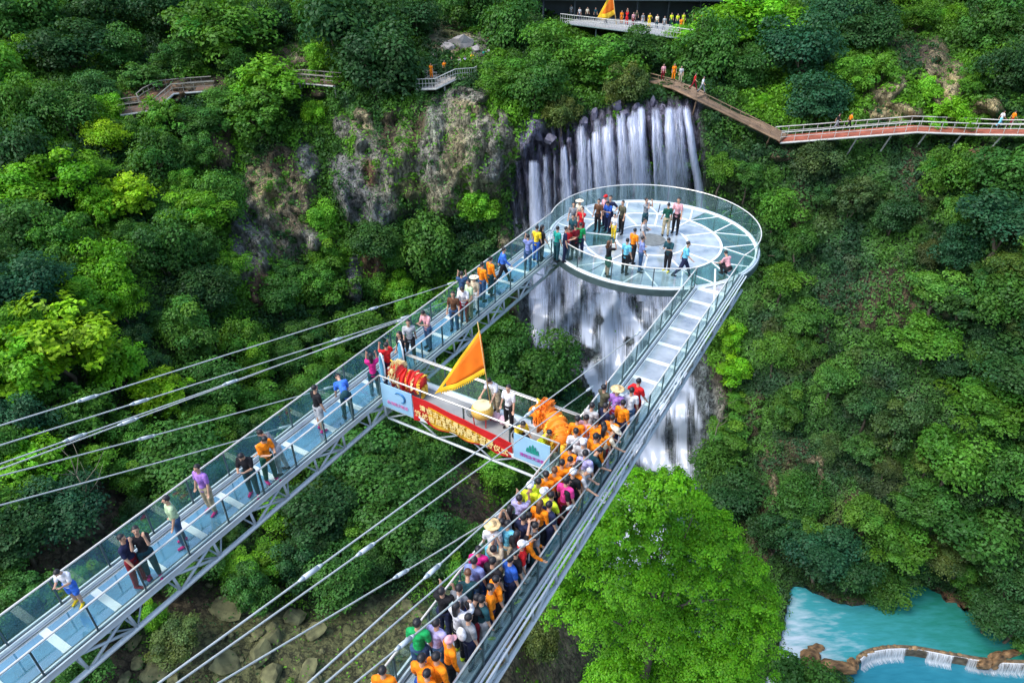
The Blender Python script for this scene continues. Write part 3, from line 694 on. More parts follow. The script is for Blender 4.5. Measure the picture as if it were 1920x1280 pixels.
def region_col(px, py, rng):
    px = np.asarray(px, float); py = np.asarray(py, float); n = len(px)
    k = np.clip(fbm(px / 55, py / 55, 0, 3, 90) * 1.6 + .5 + rng.normal(0, .16, n), 0, 1)[:, None]
    dk = np.array((.026, .082, .024)); lt = np.array((.105, .28, .018))
    c = dk * (1 - k) + lt * k
    right = np.clip((px - 1320) / 80, 0, 1) * np.clip((py - 240) / 60, 0, 1)
    right = right[:, None]
    c2 = np.array((.024, .070, .022)) * (1 - k) + np.array((.075, .20, .028)) * k
    c = c * (1 - right) + c2 * right
    br = (fbm(px / 38, py / 38, 0, 3, 95) > .24)[:, None] * right * .32
    c = c * (1 - br) + np.array((.105, .085, .035)) * br
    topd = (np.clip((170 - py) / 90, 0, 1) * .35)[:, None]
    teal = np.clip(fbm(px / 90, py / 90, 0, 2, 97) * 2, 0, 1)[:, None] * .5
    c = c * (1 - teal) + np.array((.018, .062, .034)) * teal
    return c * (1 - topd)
# undergrowth: one mass nobody could count
cellA = np.linalg.norm(np.cross(TW[1:, :-1] - TW[:-1, :-1], TW[:-1, 1:] - TW[:-1, :-1]), axis=-1)
dens = .72
yy, xx = np.meshgrid(np.arange(ny - 1), np.arange(nx - 1), indexing='ij')
gxc, gyc = gx[xx], gy[yy]
lam = np.minimum(cellA, 3.0) * dens
inview = (gxc > -260) & (gxc < 2150) & (gyc > -55) & (gyc < 1360)
lam = lam * np.where(inview, 1, .0)
bc = BARE[:-1, :-1]; wl = WALL[:-1, :-1]
mossm = (np.clip(1 - abs(gyc - 350) / 90, 0, 1) * np.clip((gxc - 1170) / 60, 0, 1)) * (wl > .3)
keep = np.clip(1 - 1.25 * bc, .0, 1) + .13 * (bc > .1) * (wl < .2) * (pm[:-1, :-1] < .05)
keep = np.where(wl > .3, .02 + .3 * mossm, keep)
keep = np.where(pm[:-1, :-1] > .05, 0, keep)
keep = np.where(cm[:-1, :-1] , 0.004, keep)
st_ = dline([(240,205),(290,198),(325,168),(400,162)], 16) + dline([(500,152),(560,147),(620,152)], 12) + dline([(1215,150),(1262,160),(1350,205),(1465,262)], 15) + dline([(1465,262),(1600,256),(1720,246),(1920,250)], 9)
lam = lam * keep * np.clip(1 - 1.3 * st_[:-1, :-1], 0, 1)
cnt = RNG.poisson(lam)
rep = cnt.ravel(); ii = np.repeat(np.arange(rep.size), rep)
bx = gxc.ravel()[ii] + RNG.uniform(0, STEP, len(ii)); by = gyc.ravel()[ii] + RNG.uniform(0, STEP, len(ii))
bw = bc.ravel()[ii]
Cb = surf(bx, by)
gu = np.gradient(TW, axis=1), np.gradient(TW, axis=0)
NRM = np.cross(gu[1], gu[0]); NRM /= np.linalg.norm(NRM, axis=-1)[..., None] + 1e-9
NRM[NRM[..., 2] < 0] *= -1
Nb = surf(bx, by, NRM)
rad = RNG.uniform(.5, 1.35, len(ii)) * np.where((bx > 1340) & (bx < 1760) & (by > 270), .78, 1) * np.where(bw > .2, .5, 1) * np.clip(Cb[:, 1] / 60, .5, 1.1)
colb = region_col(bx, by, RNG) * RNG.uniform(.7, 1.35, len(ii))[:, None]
nl = (58 * np.clip(rad, .4, 1.4) ** 1.3).astype(int) + 14
li = np.repeat(np.arange(len(ii)), nl)
d = sph(len(li), RNG); upn = Nb[li] * .5 + np.array((0, -.25, .7))
d = d + upn * .55; d /= np.linalg.norm(d, axis=1)[:, None]
rr = rad[li] * RNG.uniform(.55, 1.0, len(li)) ** .5
pc = Cb[li] + d * rr[:, None] * np.array((1, 1, .85)) + upn * rad[li][:, None] * .25
ls = RNG.uniform(.20, .42, len(li)) * np.clip(Cb[li, 1] / 65, .55, 1.15)
lamB = np.minimum(cellA, 2.6) * (30 + 16 * ((gxc > 1340) & (gyc > 270))) * np.where(inview, 1, 0) * np.clip(keep, 0, 1) * np.clip(1 - 1.3 * st_[:-1, :-1], 0, 1)
cb = RNG.poisson(lamB).ravel(); ib = np.repeat(np.arange(cb.size), cb); nB = len(ib)
qx = gxc.ravel()[ib] + RNG.uniform(0, STEP, nB); qy = gyc.ravel()[ib] + RNG.uniform(0, STEP, nB)
Cq = surf(qx, qy); Nq = surf(qx, qy, NRM)
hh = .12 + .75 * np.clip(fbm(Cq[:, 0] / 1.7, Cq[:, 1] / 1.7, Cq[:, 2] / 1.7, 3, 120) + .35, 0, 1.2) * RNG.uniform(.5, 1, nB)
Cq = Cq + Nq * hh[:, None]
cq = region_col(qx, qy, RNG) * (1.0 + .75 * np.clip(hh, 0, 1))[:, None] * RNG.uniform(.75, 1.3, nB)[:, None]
pc = np.vstack([pc, Cq]); d = np.vstack([d, Nq + np.array((0, -.15, .5))]); ls = np.concatenate([ls, RNG.uniform(.2, .38, nB) * np.clip(Cq[:, 1] / 65, .55, 1.15)])
print('blanket', nB)
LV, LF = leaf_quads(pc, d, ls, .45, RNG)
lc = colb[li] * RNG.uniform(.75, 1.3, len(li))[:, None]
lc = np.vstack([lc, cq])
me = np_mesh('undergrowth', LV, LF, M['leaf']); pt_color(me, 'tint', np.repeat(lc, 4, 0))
ug = kind(link('undergrowth', me), 'stuff', 'mixed green bushes, creepers and ferns covering the gorge slopes')
print('undergrowth leaves', len(li), 'bushes', len(ii))
del LV, LF, lc, pc, d, li

# ------------------------------------------------------------------ trees
def crown_mesh(seed, nlobe, nleaf, flat=.8, leaf=.12, lobe=(.26, .42), hang=0.0, spread=1.0, star=False):
    rg = np.random.default_rng(seed)
    # lobes sit through a dome, mostly near its shell
    dd = sph(nlobe, rg); dd[:, 2] = np.abs(dd[:, 2]) * rg.choice((1, 1, -.75), nlobe)
    rr = rg.uniform(.25, .72, nlobe)[:, None] * spread
    c = dd * rr * np.array((1, 1, flat)); lr = rg.uniform(*lobe, nlobe)
    lt = rg.uniform(.72, 1.35, nlobe)
    hue = rg.normal(0, .10, nlobe)
    n = nlobe * nleaf; li = np.repeat(np.arange(nlobe), nleaf)
    d = sph(n, rg); d[:, 2] = np.where(d[:, 2] < -.35, -d[:, 2], d[:, 2])
    if star: # tufts at twig ends
        nt_ = 9; tw = sph(nlobe * nt_, rg); tw[:, 2] = np.abs(tw[:, 2]) * .9; k = li * nt_ + rg.integers(0, nt_, n)
        d = tw[k] + rg.normal(0, .2, (n, 3)); d /= np.linalg.norm(d, axis=1)[:, None]
    bump = 1 + .22 * fbm(d[:, 0] * 3 + li * 1.7, d[:, 1] * 3, d[:, 2] * 3, 2, seed)
    r_ = lr[li] * rg.uniform(.35, 1, n) ** .35 * bump; spray = rg.uniform(0, 1, n) < .16; r_ = np.where(spray, r_ * rg.uniform(1.0, 1.45, n), r_)
    sk = 1 + .35 * fbm(c[:, 0] * 2 + seed, c[:, 1] * 2, c[:, 2], 2, seed + 3); c = c * sk[:, None]
    p = c[li] + d * r_[:, None] * np.array((1, 1, .72)); p[:, 2] -= hang * rg.uniform(0, 1, n) ** 2 * .3
    nn = d * .8 + np.array((0, 0, .55))
    V, F = leaf_quads(p, nn, rg.uniform(.6, 1.25, n) * leaf, .38, rg)
    t = lt[li] * rg.uniform(.75, 1.3, n)
    col = np.stack([t * (1 + hue[li] + .15 * rg.normal(0, .3, n)), t, t * (1 - hue[li])], -1)
    me = np_mesh('crown', V, F, M['leaf']); pt_color(me, 'tint', np.repeat(np.clip(col, .1, 3), 4, 0))
    return me, c
def trunk_mesh(c, h, seed, r0=.07, mat='bark', nb=7):
    rg = random.Random(seed); mb = MB()
    pts = [Vector((rg.uniform(-.05, .05) * k, rg.uniform(-.05, .05) * k, -h + h * k / 4)) for k in range(5)]
    mb.path(pts, [r0 * (1.3 - .2 * k) for k in range(5)], 6)
    for k in range(min(nb, len(c))):
        tip = Vector(c[k]); s_ = pts[rg.choice((2, 3, 3, 4))]; mid = s_.lerp(tip, .5) + Vector((rg.uniform(-.1, .1), rg.uniform(-.1, .1), rg.uniform(-.02, .12)))
        mb.path([s_, mid, tip], [r0 * .5, r0 * .32, r0 * .12], 5)
    return mb.mesh('trunk', M[mat], True)
PROTO = []
specs = [('round', 34, 260, .95, .078, (.20, .38), 0, 1, False), ('round', 40, 220, .85, .074, (.16, .34), 0, 1.1, False), ('dense', 30, 300, 1.0, .072, (.24, .42), 0, .95, False),
         ('wide', 42, 210, .75, .074, (.15, .32), 0, 1.2, False), ('star', 34, 250, .85, .090, (.22, .40), 0, 1.1, True), ('star', 40, 220, .75, .086, (.18, .36), 0, 1.2, True),
         ('droop', 34, 240, 1.0, .080, (.18, .36), .8, 1.05, False), ('tall', 38, 220, 1.5, .076, (.18, .32), 0, .85, False)]
for k, (nm, *a) in enumerate(specs):
    cme, cc = crown_mesh(100 + k, *a); PROTO.append((nm, cme, trunk_mesh(cc, 1.5, k, .042)))
def tree(name, px, py, rpx, col, proto, label, cat='tree', group=None, lift=.55, front=0.0, hs=1.0):
    kx = min(len(PROTO) - 1, proto)
    Yt = float(surf(np.float64(np.clip(px, -290, 2200)), np.float64(np.clip(py + rpx * .55, -50, 1440)), TW)[1]) - front
    k = Yt / float(ray(960, py)[1]); r = rpx * k * 1.22
    c = at(px, py, Yt - r * .15)
    root = empty(name, c)
    root.scale = (r * random.uniform(.85, 1.3), r * random.uniform(.85, 1.3), r * hs * random.uniform(.85, 1.3))
    root.rotation_euler = (0, 0, random.uniform(0, 6.28))
    cr = link('crown', PROTO[kx][1], root); cr.color = (col[0] * 1.25, col[1] * 1.25, col[2] * 1.1, 1)
    tr = link('trunk', PROTO[kx][2], root)
    tag(root, label, cat, group); return root
Dk, Dt, Md, Lt, Br, Yg, Ol = (.026,.080,.024), (.020,.076,.036), (.042,.128,.023), (.062,.175,.020), (.115,.31,.014), (.19,.36,.012), (.080,.125,.035)
TREES = [
 (60,40,72,Md,0,'mid green tree in the top left corner'),(130,105,62,Dk,2,'dark dome tree just right of the top left corner'),(205,30,70,Dk,1,'very dark tree on the top edge left of the brown path'),(222,100,52,Md,0,'leafy green tree directly above the start of the brown walkway'),
 (310,30,62,Dk,2,'shadowy tree on the top edge above the brown walkway'),(420,62,78,Lt,3,'light green spreading tree leaning over the brown walkway'),(335,112,42,Md,1,'small green tree overhanging the brown walkway'),(505,50,50,Dk,2,'dark narrow tree between the light spreading one and the broad dense one'),
 (660,75,95,Dk,2,'broad dense dark tree left of the curved lookout'),(650,18,60,Ol,1,'yellowish topped tree on the top edge left of the lookout'),(715,130,78,Dk,0,'dark round tree hanging over the cliff left of the lookout'),(775,40,52,Dk,2,'dark tree behind the grassy patch of the lookout'),
 (880,18,62,Md,1,'green tree on the top edge above the lookout rocks'),(955,55,58,Md,0,'leafy tree between the lookout and the upper terrace'),(1035,100,66,Lt,0,'big rounded green tree directly below the upper terrace'),(1130,128,60,Lt,1,'light green lobed tree under the middle of the upper terrace'),
 (1175,165,44,Ol,3,'dull olive tree just above the crest of the fall'),(1010,170,56,Md,2,'dark green tree left of the crest of the fall'),(1052,212,36,Ol,6,'drooping olive tree touching the crest rocks'),(955,150,48,Lt,1,'light bushy tree right of the curved lookout'),
 (1325,108,62,Md,0,'big leafy tree above the slanting stairway'),(1290,80,36,Br,1,'small bright tree at the right end of the upper terrace'),(1410,45,72,Br,1,'bright yellow green tree right of the upper terrace'),(1400,140,42,Md,0,'mid green tree over the middle of the slanting stairway'),
 (1500,110,74,Dt,2,'blue green tree above the lower end of the stairway'),(1535,190,56,Dt,0,'dark teal tree above the corner of the red walkway'),(1560,35,62,Dt,2,'dark teal tree on the top edge right of the bright one'),(1434,196,18,Br,1,'little bright bush tree beside the slanting stairway'),
 (1625,60,58,Dk,0,'grey green tree on the top edge above the yellow rocks'),(1855,60,62,Md,1,'green tree above and right of the yellow rock face'),(1890,140,55,Dk,2,'dark tree at the right edge over the red walkway'),(1860,130,38,Lt,5,'light tree hanging beside the yellow rock face'),
 (1770,225,44,Br,5,'feathery bright tree in front of the red walkway'),(1780,330,52,Lt,3,'loose green tree just below the red walkway'),
 (40,205,60,Lt,0,'rounded light tree on the left edge under the top left corner'),(120,215,66,Md,2,'dense mid green tree below the start of the brown walkway'),(205,215,34,Br,1,'bright small crown touching the left end of the brown walkway'),(203,262,40,Yg,2,'vivid yellow green dome below the left end of the brown walkway'),
 (50,300,66,Dk,0,'dark tree on the left edge above the bright ones'),(100,335,66,Br,3,'bright green flat topped tree near the left edge'),(20,360,62,Br,1,'bright green tree cut by the left edge, upper one'),(238,372,46,Yg,5,'yellow green tuft tree on the left slope'),(180,395,44,Br,5,'light tufted tree left of the yellow green one'),
 (60,425,62,Md,0,'mid green tree on the left edge, under the bright flat topped one'),(128,470,60,Lt,1,'light green rounded tree in the middle of the left slope'),(300,300,52,Md,6,'green tree under the brown walkway'),(480,225,52,Lt,5,'light leafy tree on the cliff edge above the tan rock face'),
 (380,235,40,Md,1,'green tree standing on the cliff below the brown walkway'),(195,520,58,Br,0,'bright green tree above the yellow tufted pair'),(228,570,44,Br,1,'bright little tree right above the long bright crown'),(60,540,72,Dt,2,'blue green tree on the left edge above the star leaved tree'),
 (310,470,62,Md,0,'mid green tree in the middle of the wooded slope'),(385,540,56,Dk,6,'dark tree on the slope left of the bare grey rock'),(105,650,96,Yg,4,'large star leaved bright tree above the uppermost stay cable'),(20,700,66,Br,4,'star leaved bright tree cut by the left edge'),(220,690,62,Br,5,'tufted bright tree touching the uppermost stay cable'),
 (300,745,56,Yg,5,'tufted yellow green tree crossed by two stay cables'),(40,790,52,Dt,0,'blue green tree between stay cables at the left edge'),(150,775,60,Lt,4,'star leaved green tree right of the blue green one under the first cable'),(60,870,62,Br,4,'bright tufted tree between the lowest stay cables at the left edge'),
 (520,560,46,Md,0,'green tree below the grey cliff patch'),(600,545,44,Lt,1,'light green dome tree under the pinkish cliff patch'),(455,640,50,Lt,6,'light green tree just above the stay cables'),(395,730,56,Md,0,'mid green tree crossed by stay cables left of the walkway'),(490,760,48,Lt,1,'light green tree just left of the black shirted walkers'),
 (330,870,76,Md,0,'wide green tree behind the left railing'),(240,820,50,Lt,1,'light tree under the lowest stay cable'),(120,960,64,Dt,2,'dark tree in the shade left of the bare branches'),(30,1000,60,Dk,0,'dark tree at the left edge beside the glass railing'),(45,1110,46,Md,1,'small green tree at the left edge outside the railing'),
 (690,890,84,Md,1,'broad green tree right below the left walkway'),(600,970,70,Dk,0,'dark green tree in the gap between the two walkways, left one'),(735,985,74,Md,0,'dense tree in the gap between the two walkways, right one'),(790,900,60,Md,2,'round tree under the banner bridge'),(560,1060,52,Dk,1,'dark tree over the stones in the gap'),
 (640,1090,60,Md,0,'tree with a visible dark trunk above the mossy stones'),(1015,705,70,Md,2,'round dark green tree left of the cascade below the flag'),(950,660,48,Md,0,'green tree behind the tip of the big orange flag'),(1050,770,44,Dt,1,'bluish tree left of the crowd and below the cascade'),(940,730,44,Md,0,'green tree behind the banner bridge'),
 (1372,640,30,Br,7,'bright column of leaves hanging right of the glass walkway, upper one'),(1376,700,34,Br,7,'bright hanging bush right of the glass walkway, middle one'),(1385,760,26,Lt,7,'small bright hanging bush right of the glass walkway, lowest one'),(1345,870,58,Md,6,'leafy bush tree at the right foot of the fall'),(1370,930,50,Dk,0,'dark tree right of the big bright tree top'),
 (1455,395,40,Lt,0,'light green tree on the cliff right of the platform'),(1500,450,40,Md,6,'green creeper tree right of the platform edge'),(1470,520,38,Lt,6,'light leafy bush tree below the platform edge'),(1352,315,32,Lt,6,'leafy bush on the cliff right of the last stream'),(1402,330,28,Md,1,'small tree under the slanting stairway'),
 (1890,330,58,Md,0,'green tree at the right edge just below the red walkway'),(1880,420,66,Dt,2,'large teal tree at the right edge'),(1800,470,44,Dt,0,'blue green tree left of the large teal one'),(1740,640,46,Lt,0,'light green tree in the middle of the right slope'),(1880,560,52,Md,6,'arched leafy tree at the right edge'),
 (1900,690,62,Dk,2,'very dark tree at the right edge, middle height'),(1840,760,58,Lt,1,'light green tree above the right bank trees'),(1880,880,58,Md,0,'mid green tree at the right edge above the pool'),(1790,860,56,Lt,0,'light leafy tree on the lower right slope'),(1750,950,60,Md,1,'green tree on the lower right slope facing the pool'),
 (1830,1000,66,Md,0,'broad tree on the right bank of the pool'),(1900,1080,62,Dk,2,'dark tree at the right edge by the pool'),(1680,1010,52,Lt,1,'light green tree above the notch of the pool'),(1600,1070,58,Dk,0,'dark tree overhanging the pool between its two bays'),(1655,1100,44,Md,6,'green tree hanging low over the turquoise water'),
 (1540,1040,58,Dt,2,'almost black green tree on the left bank of the pool'),(1460,1000,46,Dk,1,'dark tree behind the big bright tree on its right'),(1500,940,44,Md,0,'green tree on the bank above the darkest one'),(1860,1150,42,Dk,0,'dark tree on the shore at the green end of the pool'),(1905,1165,50,Dk,2,'dark tree on the right shore where the pool meets the right edge'),(1935,1205,36,Md,0,'green tree cut by the right edge just above the weir'),(1720,1060,40,Dk,1,'dark tree right above the inlet of the pool'),
 (1505,1285,58,Md,0,'green tree at the bottom edge between the big bright tree and the brown rocks'),(1580,1300,34,Dk,1,'small dark tree at the bottom edge below the brown rock shelf'),(470,1110,50,Md,1,'leafy tree below the left walkway above the mossy stones'),(880,1020,46,Md,0,'green tree left of the crowd between two stay cables'),(330,1200,40,Ol,1,'olive tree under the left walkway near the bottom edge'),(150,1250,46,Md,0,'green tree seen under the truss at the bottom left'),(1010,1200,44,Ol,6,'olive tree on the brown slope between crowd and big bright tree'),(960,1130,34,Md,1,'small green tree just outside the crowded railing near the bottom')]
for (px, py, rp, c, pr_, lab) in TREES:
    j = random.uniform(.9, 1.12)
    tree('tree', px, py, rp, tuple(x * j for x in c), pr_, lab, 'tree', 'trees on the gorge slopes')
# more trees of the wood, told apart by nothing
cand = []
tries = 0
while len(cand) < 185 and tries < 16000:
    tries += 1
    px, py = random.uniform(-40, 1960), random.uniform(-30, 1200)
    b_ = float(surf(np.float64(px), np.float64(py), BARE)); 
    if b_ > .25: continue
    if 960 < px < 1345 and py > 150: continue
    if 1045 < px < 1320 and py < 90: continue
    if 790 < px < 935 and py < 200: continue
    if 1000 < px < 1500 and py > 860: continue
    if py > 1085 and px > 300: continue
    if px > 1230 and 120 < py < 310 and px < 1480: continue
    if 195 < py < 300 and px > 1440: continue
    if 1350 < px < 1740 and 280 < py < 930 and random.random() < .7: continue
    rp = random.uniform(26, 54) * (1.1 if px < 1300 else .9)
    if any((px - t[0]) ** 2 + (py - t[1]) ** 2 < (.56 * (rp + t[2])) ** 2 for t in TREES): continue
    if any((px - t[0]) ** 2 + (py - t[1]) ** 2 < (.60 * (rp + t[2])) ** 2 for t in cand): continue
    cand.append((px, py, rp))
reg = {'left': 'small unremarkable green tree filling the wooded slope left of the waterfall', 'right': 'small unremarkable green tree filling the wooded slope right of the waterfall'}
xtra = 0
while xtra < 34:
    px = random.choice((random.uniform(-260, -60), random.uniform(1975, 2150))); py = random.uniform(0, 1150)
    if all((px - t[0]) ** 2 + (py - t[1]) ** 2 > 3600 for t in cand): cand.append((px, py, random.uniform(40, 62))); xtra += 1
for n_, (px, py, rp) in enumerate(cand):
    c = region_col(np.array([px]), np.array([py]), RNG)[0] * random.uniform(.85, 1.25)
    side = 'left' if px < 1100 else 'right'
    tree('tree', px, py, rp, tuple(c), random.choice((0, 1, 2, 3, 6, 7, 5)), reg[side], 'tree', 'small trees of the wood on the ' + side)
print('fill trees', len(cand))

# the big bright tree close to the bridge
bt = empty('broadleaf_tree', at(1240, 1120, 26.5)); br_ = 230 * 26.5 / float(ray(960, 1120)[1])
rg = np.random.default_rng(5)
LB = [(1225,1128,58),(1262,1150,46),(1190,935,70),(1255,925,60),(1300,965,55),(1130,985,70),(1340,1010,62),(1225,1000,60),(1375,1060,60),(1090,1050,70),(1280,1070,80),(1180,1080,75),(1400,1120,66),(1340,1130,80),(1100,1140,60),(1230,1170,90),(1150,1200,70),(1420,1190,55),(1340,1220,85),(1260,1260,85),(1400,1265,60),(1160,1275,60),(1060,1110,40),(1310,1290,80),(1215,1330,90),(1120,1330,60),(1370,1330,80),(1030,1160,22)]
P_, D_, T_ = [], [], []
c0 = bt.location
for n_, (px, py, rp) in enumerate(LB):
    dpt = 26.5 + rg.uniform(-1.2, 1.4) + (px - 1240) ** 2 / 60000
    k = dpt / float(ray(960, py)[1]); cc = np.array(at(px, py, dpt) - c0); r = rp * k
    m_ = int(4200 * (rp / 60) ** 2); r *= .91
    nt_ = int(30 * (rp / 60) ** 2) + 8
    tw = sph(nt_, rg); tw[:, 2] = np.where(tw[:, 2] < -.3, -tw[:, 2], tw[:, 2]); tr_ = rg.uniform(.80, 1.04, nt_); tb = rg.uniform(.8, 1.25, nt_)
    kx = rg.integers(0, nt_, m_)
    off_ = rg.normal(0, .115, (m_, 3)) * np.array((1, 1, .55)) * (60 / rp) ** .5 * .85
    core = rg.uniform(0, 1, m_) < .27
    p = tw[kx] * np.where(core, rg.uniform(.2, .8, m_), tr_[kx])[:, None] + off_ * np.where(core, 2.2, 1)[:, None]
    P_.append(cc + p * r * np.array((1, 1, .8))); dn = tw[kx] * .5 + np.array((0, 0, .7)) + off_ * 2; D_.append(dn); T_.append(tb[kx] * rg.uniform(.75, 1.25, m_))
P_ = np.vstack(P_); D_ = np.vstack(D_); T_ = np.concatenate(T_)
V, F = leaf_quads(P_, D_, rg.uniform(.12, .21, len(P_)), .30, rg)
cme = np_mesh('crown', V, F, M['leaf']); pt_color(cme, 'tint', np.repeat(np.stack([T_ * rg.uniform(.85, 1.2, len(T_)), T_, T_ * .9], -1), 4, 0))
cr = link('crown', cme, bt); cr.color = (.12, .37, .012, 1)
mb = MB(); g_ = Vector(surf(np.float64(1230), np.float64(1440))) - c0
tb_ = Vector((0, .5, -5.5)); mb.path([Vector((.3, 1.5, -14)), Vector((.1, .8, -9)), tb_, Vector((-.2, .4, -3)), Vector((-.3, .3, -.6))], [.42, .36, .3, .24, .15], 10)
for (px, py, rp) in LB[2:22]:
    tip = at(px, py, 26.7) - c0; s_ = tb_.lerp(Vector((-.3, .3, -.6)), random.uniform(0, 1)); mid = s_.lerp(tip, .5) + Vector((0, 0, random.uniform(-.2, .5)))
    mb.path([s_, mid, tip], [.09, .055, .02], 6)
mb.build('trunk', M['bark'], bt, True)
tag(bt, 'huge bright green leafy tree filling the bottom right of the crowded walkway', 'tree')
# bare trees
M['deadbark'] = paint('dead_bark', (.16, .15, .11), .9, 0, .3, 2.0, .6)
def bare_tree(px, py, Yo, h, label, lean=0):
    p = at(px, py, float(surf(np.float64(px), np.float64(py))[1]) - Yo); t = empty('bare_tree', p); mb = MB()
    rg = random.Random(int(px)); 
    trunk = [Vector((lean * k / 5 * h + rg.uniform(-.1, .1), rg.uniform(-.1, .1), h * k / 5 - .6)) for k in range(6)]
    mb.path(trunk, [.10 - .014 * k for k in range(6)], 6); mb.build('trunk', M['deadbark'], t, True)
    mb = MB()
    for k in range(16):
        s_ = trunk[rg.randint(2, 5)]; a = rg.uniform(0, 6.28); L = rg.uniform(.8, 2.2)
        m1 = s_ + Vector((math.cos(a) * L * .5, math.sin(a) * L * .5, L * .5)); m2 = m1 + Vector((math.cos(a + .6) * L * .4, math.sin(a + .6) * L * .4, L * .45))
        mb.path([s_, m1, m2], [.035, .02, .008], 5)
    mb.build('branches', M['deadbark'], t, True)
    return tag(t, label, 'tree')
bare_tree(185, 980, 1.5, 5, 'leafless thin tree in the dark hollow left of the glass walkway')
bare_tree(1340, 820, 2, 6, 'thin leafless trunk at the right foot of the fall', .05)
# ------------------------------------------------------------------ the skywalk
UL0, UL1, UR0, UR1 = -15.51, -13.99, -6.87, -5.35      # rails of the left and right arm
VC0, VC1 = 14.71, 16.21                                # rails of the cross bridge
RH = 1.02
UC, VCC, RP = -10.43, 32.41, 5.33
ZC = -.80
bridge = empty('glass_skywalk', (0, 0, 0))
tag(bridge, 'white steel and glass skywalk of two parallel walkways, a cross bridge and a round platform', 'skywalk')
PB = 1.336; V0 = 3.18
beamsL = [V0 + PB * k for k in range(-4, 20)]
def arm(u0, u1, vs, ve, inner, wide):
    """wide: the inner margin of the deck"""
    d0, d1 = (u0 - .16, u1 + .06) if wide else (u0 - .10, u1 + .06)
    f0, f1 = (u0 + .20, u1 - .12) if not wide else (u0 + .24, u1 - .24)
    # side beams, shoe rails and grooves
    for s_, a, f in ((-1, d0, f0), (1, d1, f1)):
        ve_ = ve[0 if s_ < 0 else 1]
        MB().bar(B((a + f) / 2, vs, -.09), B((a + f) / 2, ve_, -.06), abs(f - a), .12).build('side_beam', M['steel'], bridge)
        rl = u0 if s_ < 0 else u1
        mb = MB()
        for o_ in (-.07, .07): mb.bar(B(rl + o_, vs, .045), B(rl + o_, ve_, .045), .045, .09)
        mb.build('rail_shoe', M['shoe_rail'], bridge)
        MB().bar(B(rl, vs, .012), B(rl, ve_, .012), .09, .02).build('shoe_groove', M['groove'], bridge)
        if not wide and s_ > 0:
            for o_ in (.15, .27):
                MB().bar(B(rl + o_, vs, -.02), B(rl + o_, ve_, -.02), .05, .05).build('outer_rail', M['steel'], bridge)
        if True:
            MB().bar(B(f + s_ * .05, vs, .008), B(f + s_ * .05, ve_, .008), .03, .01).build('joint_line', M['groove'], bridge)
    beams = [v for v in beamsL if vs < v < max(ve)]
    for v in beams:
        MB().bar(B(f0, v, -.05), B(f1, v, -.05), .20, .10).build('cross_beam', M['steel'], bridge)
    vv = [vs] + beams + [min(ve)]
    for a, b_ in zip(vv[:-1], vv[1:]):
        if b_ - a < .25: continue
        x = .10
        MB().bar(B((f0 + f1) / 2, a + x, -.03), B((f0 + f1) / 2, b_ - x, -.03), (f1 - f0) - .004, .03).build('floor_pane', M['floorglass'] if not inner else M['palefloor'], bridge)
    # box truss below
    for u in (u0, u1):
        u = u + (.18 if (not wide and u == u1) else 0)
        MB().path([B(u, vs, ZC), B(u, max(ve), ZC)], .078, 10).build('bottom_chord', M['tubesteel'], bridge, True)
        for k, v in enumerate(beams):
            MB().tube(B(u, v + .12, ZC), B(u, v + .04, -.12), .042).build('truss_post', M['tubesteel'], bridge, True)
            s_ = 1 if k % 2 else -1
            if vs < v + s_ * PB < max(ve):
                MB().tube(B(u, v + .12, ZC), B(u, v + s_ * PB * .96 + .02, -.12), .044).build('truss_diagonal', M['tubesteel'], bridge, True)
    mb = MB()
    for v in beams: mb.tube(B(u0, v + .12, ZC), B(u1, v + .12, ZC), .03)
    for k, v in enumerate(beams[:-1]):
        a, b_ = (u0, u1) if k % 2 else (u1, u0)
        mb.tube(B(a, v + .12, ZC), B(b_, v + PB + .12, ZC), .026)
    mb.build('bottom_bracing', M['tubesteel'], bridge, True)
POSTS = []
def railing(pts, posts, closed=False, pane_gap=.03):
    """pts: deck polyline (B points at z 0); posts: True at vertices that get a post"""
    MB().path([p + Vector((0, 0, RH)) for p in pts], .030, 8, closed).build('handrail', M['rail'], bridge, True)
    for p, q in zip(pts, posts):
        if q:
            MB().box(p + Vector((0, 0, .5)), (.045, .045, 1.0), Matrix.Rotation(-TH, 3, 'Z')).build('railing_post', M['dark'], bridge)
            POSTS.append(p)
def panes(pts):
    for a, b_ in zip(pts[:-1], pts[1:]):
        d = (b_ - a); L = d.length
        if L < .15: continue
        e = d.normalized() * .04
        MB().bar(a + e + Vector((0, 0, .53)), b_ - e + Vector((0, 0, .53)), .016, .84).build('glass_panel', M['sideglass'], bridge)
def hv(a, b_, step=PB): 
    n = max(1, round((b_ - a) / step)); return [a + (b_ - a) * k / n for k in range(n + 1)]
VE_in, VE_out = 28.44, 30.80
arm(UL0, UL1, -2.0, (VE_out, VE_in), False, True)
arm(UR0, UR1, 2.2, (VE_in, VE_out), True, False)
postv = [V0 + PB * (k + .5) for k in range(-4, 21)]
def rail_line(u, va, vb, bump_at=()):
    vs_ = [va] + [v for v in postv if va + .35 < v < vb - .35] + [vb]
    pts = [B(u, v) for v in vs_]
    return pts, [0] + [1] * (len(pts) - 2) + [0]
# left arm, outer side
p_, k_ = rail_line(UL0, -2.0, VE_out); railing(p_, k_); panes(p_)
# left arm, inner side: interrupted by the cross bridge
p_, k_ = rail_line(UL1, -2.0, VC0); k_[-1] = 1; railing(p_, k_); panes(p_)
p_, k_ = rail_line(UL1, VC1, VE_in); k_[0] = 1; k_[-1] = 1; railing(p_, k_); panes(p_)
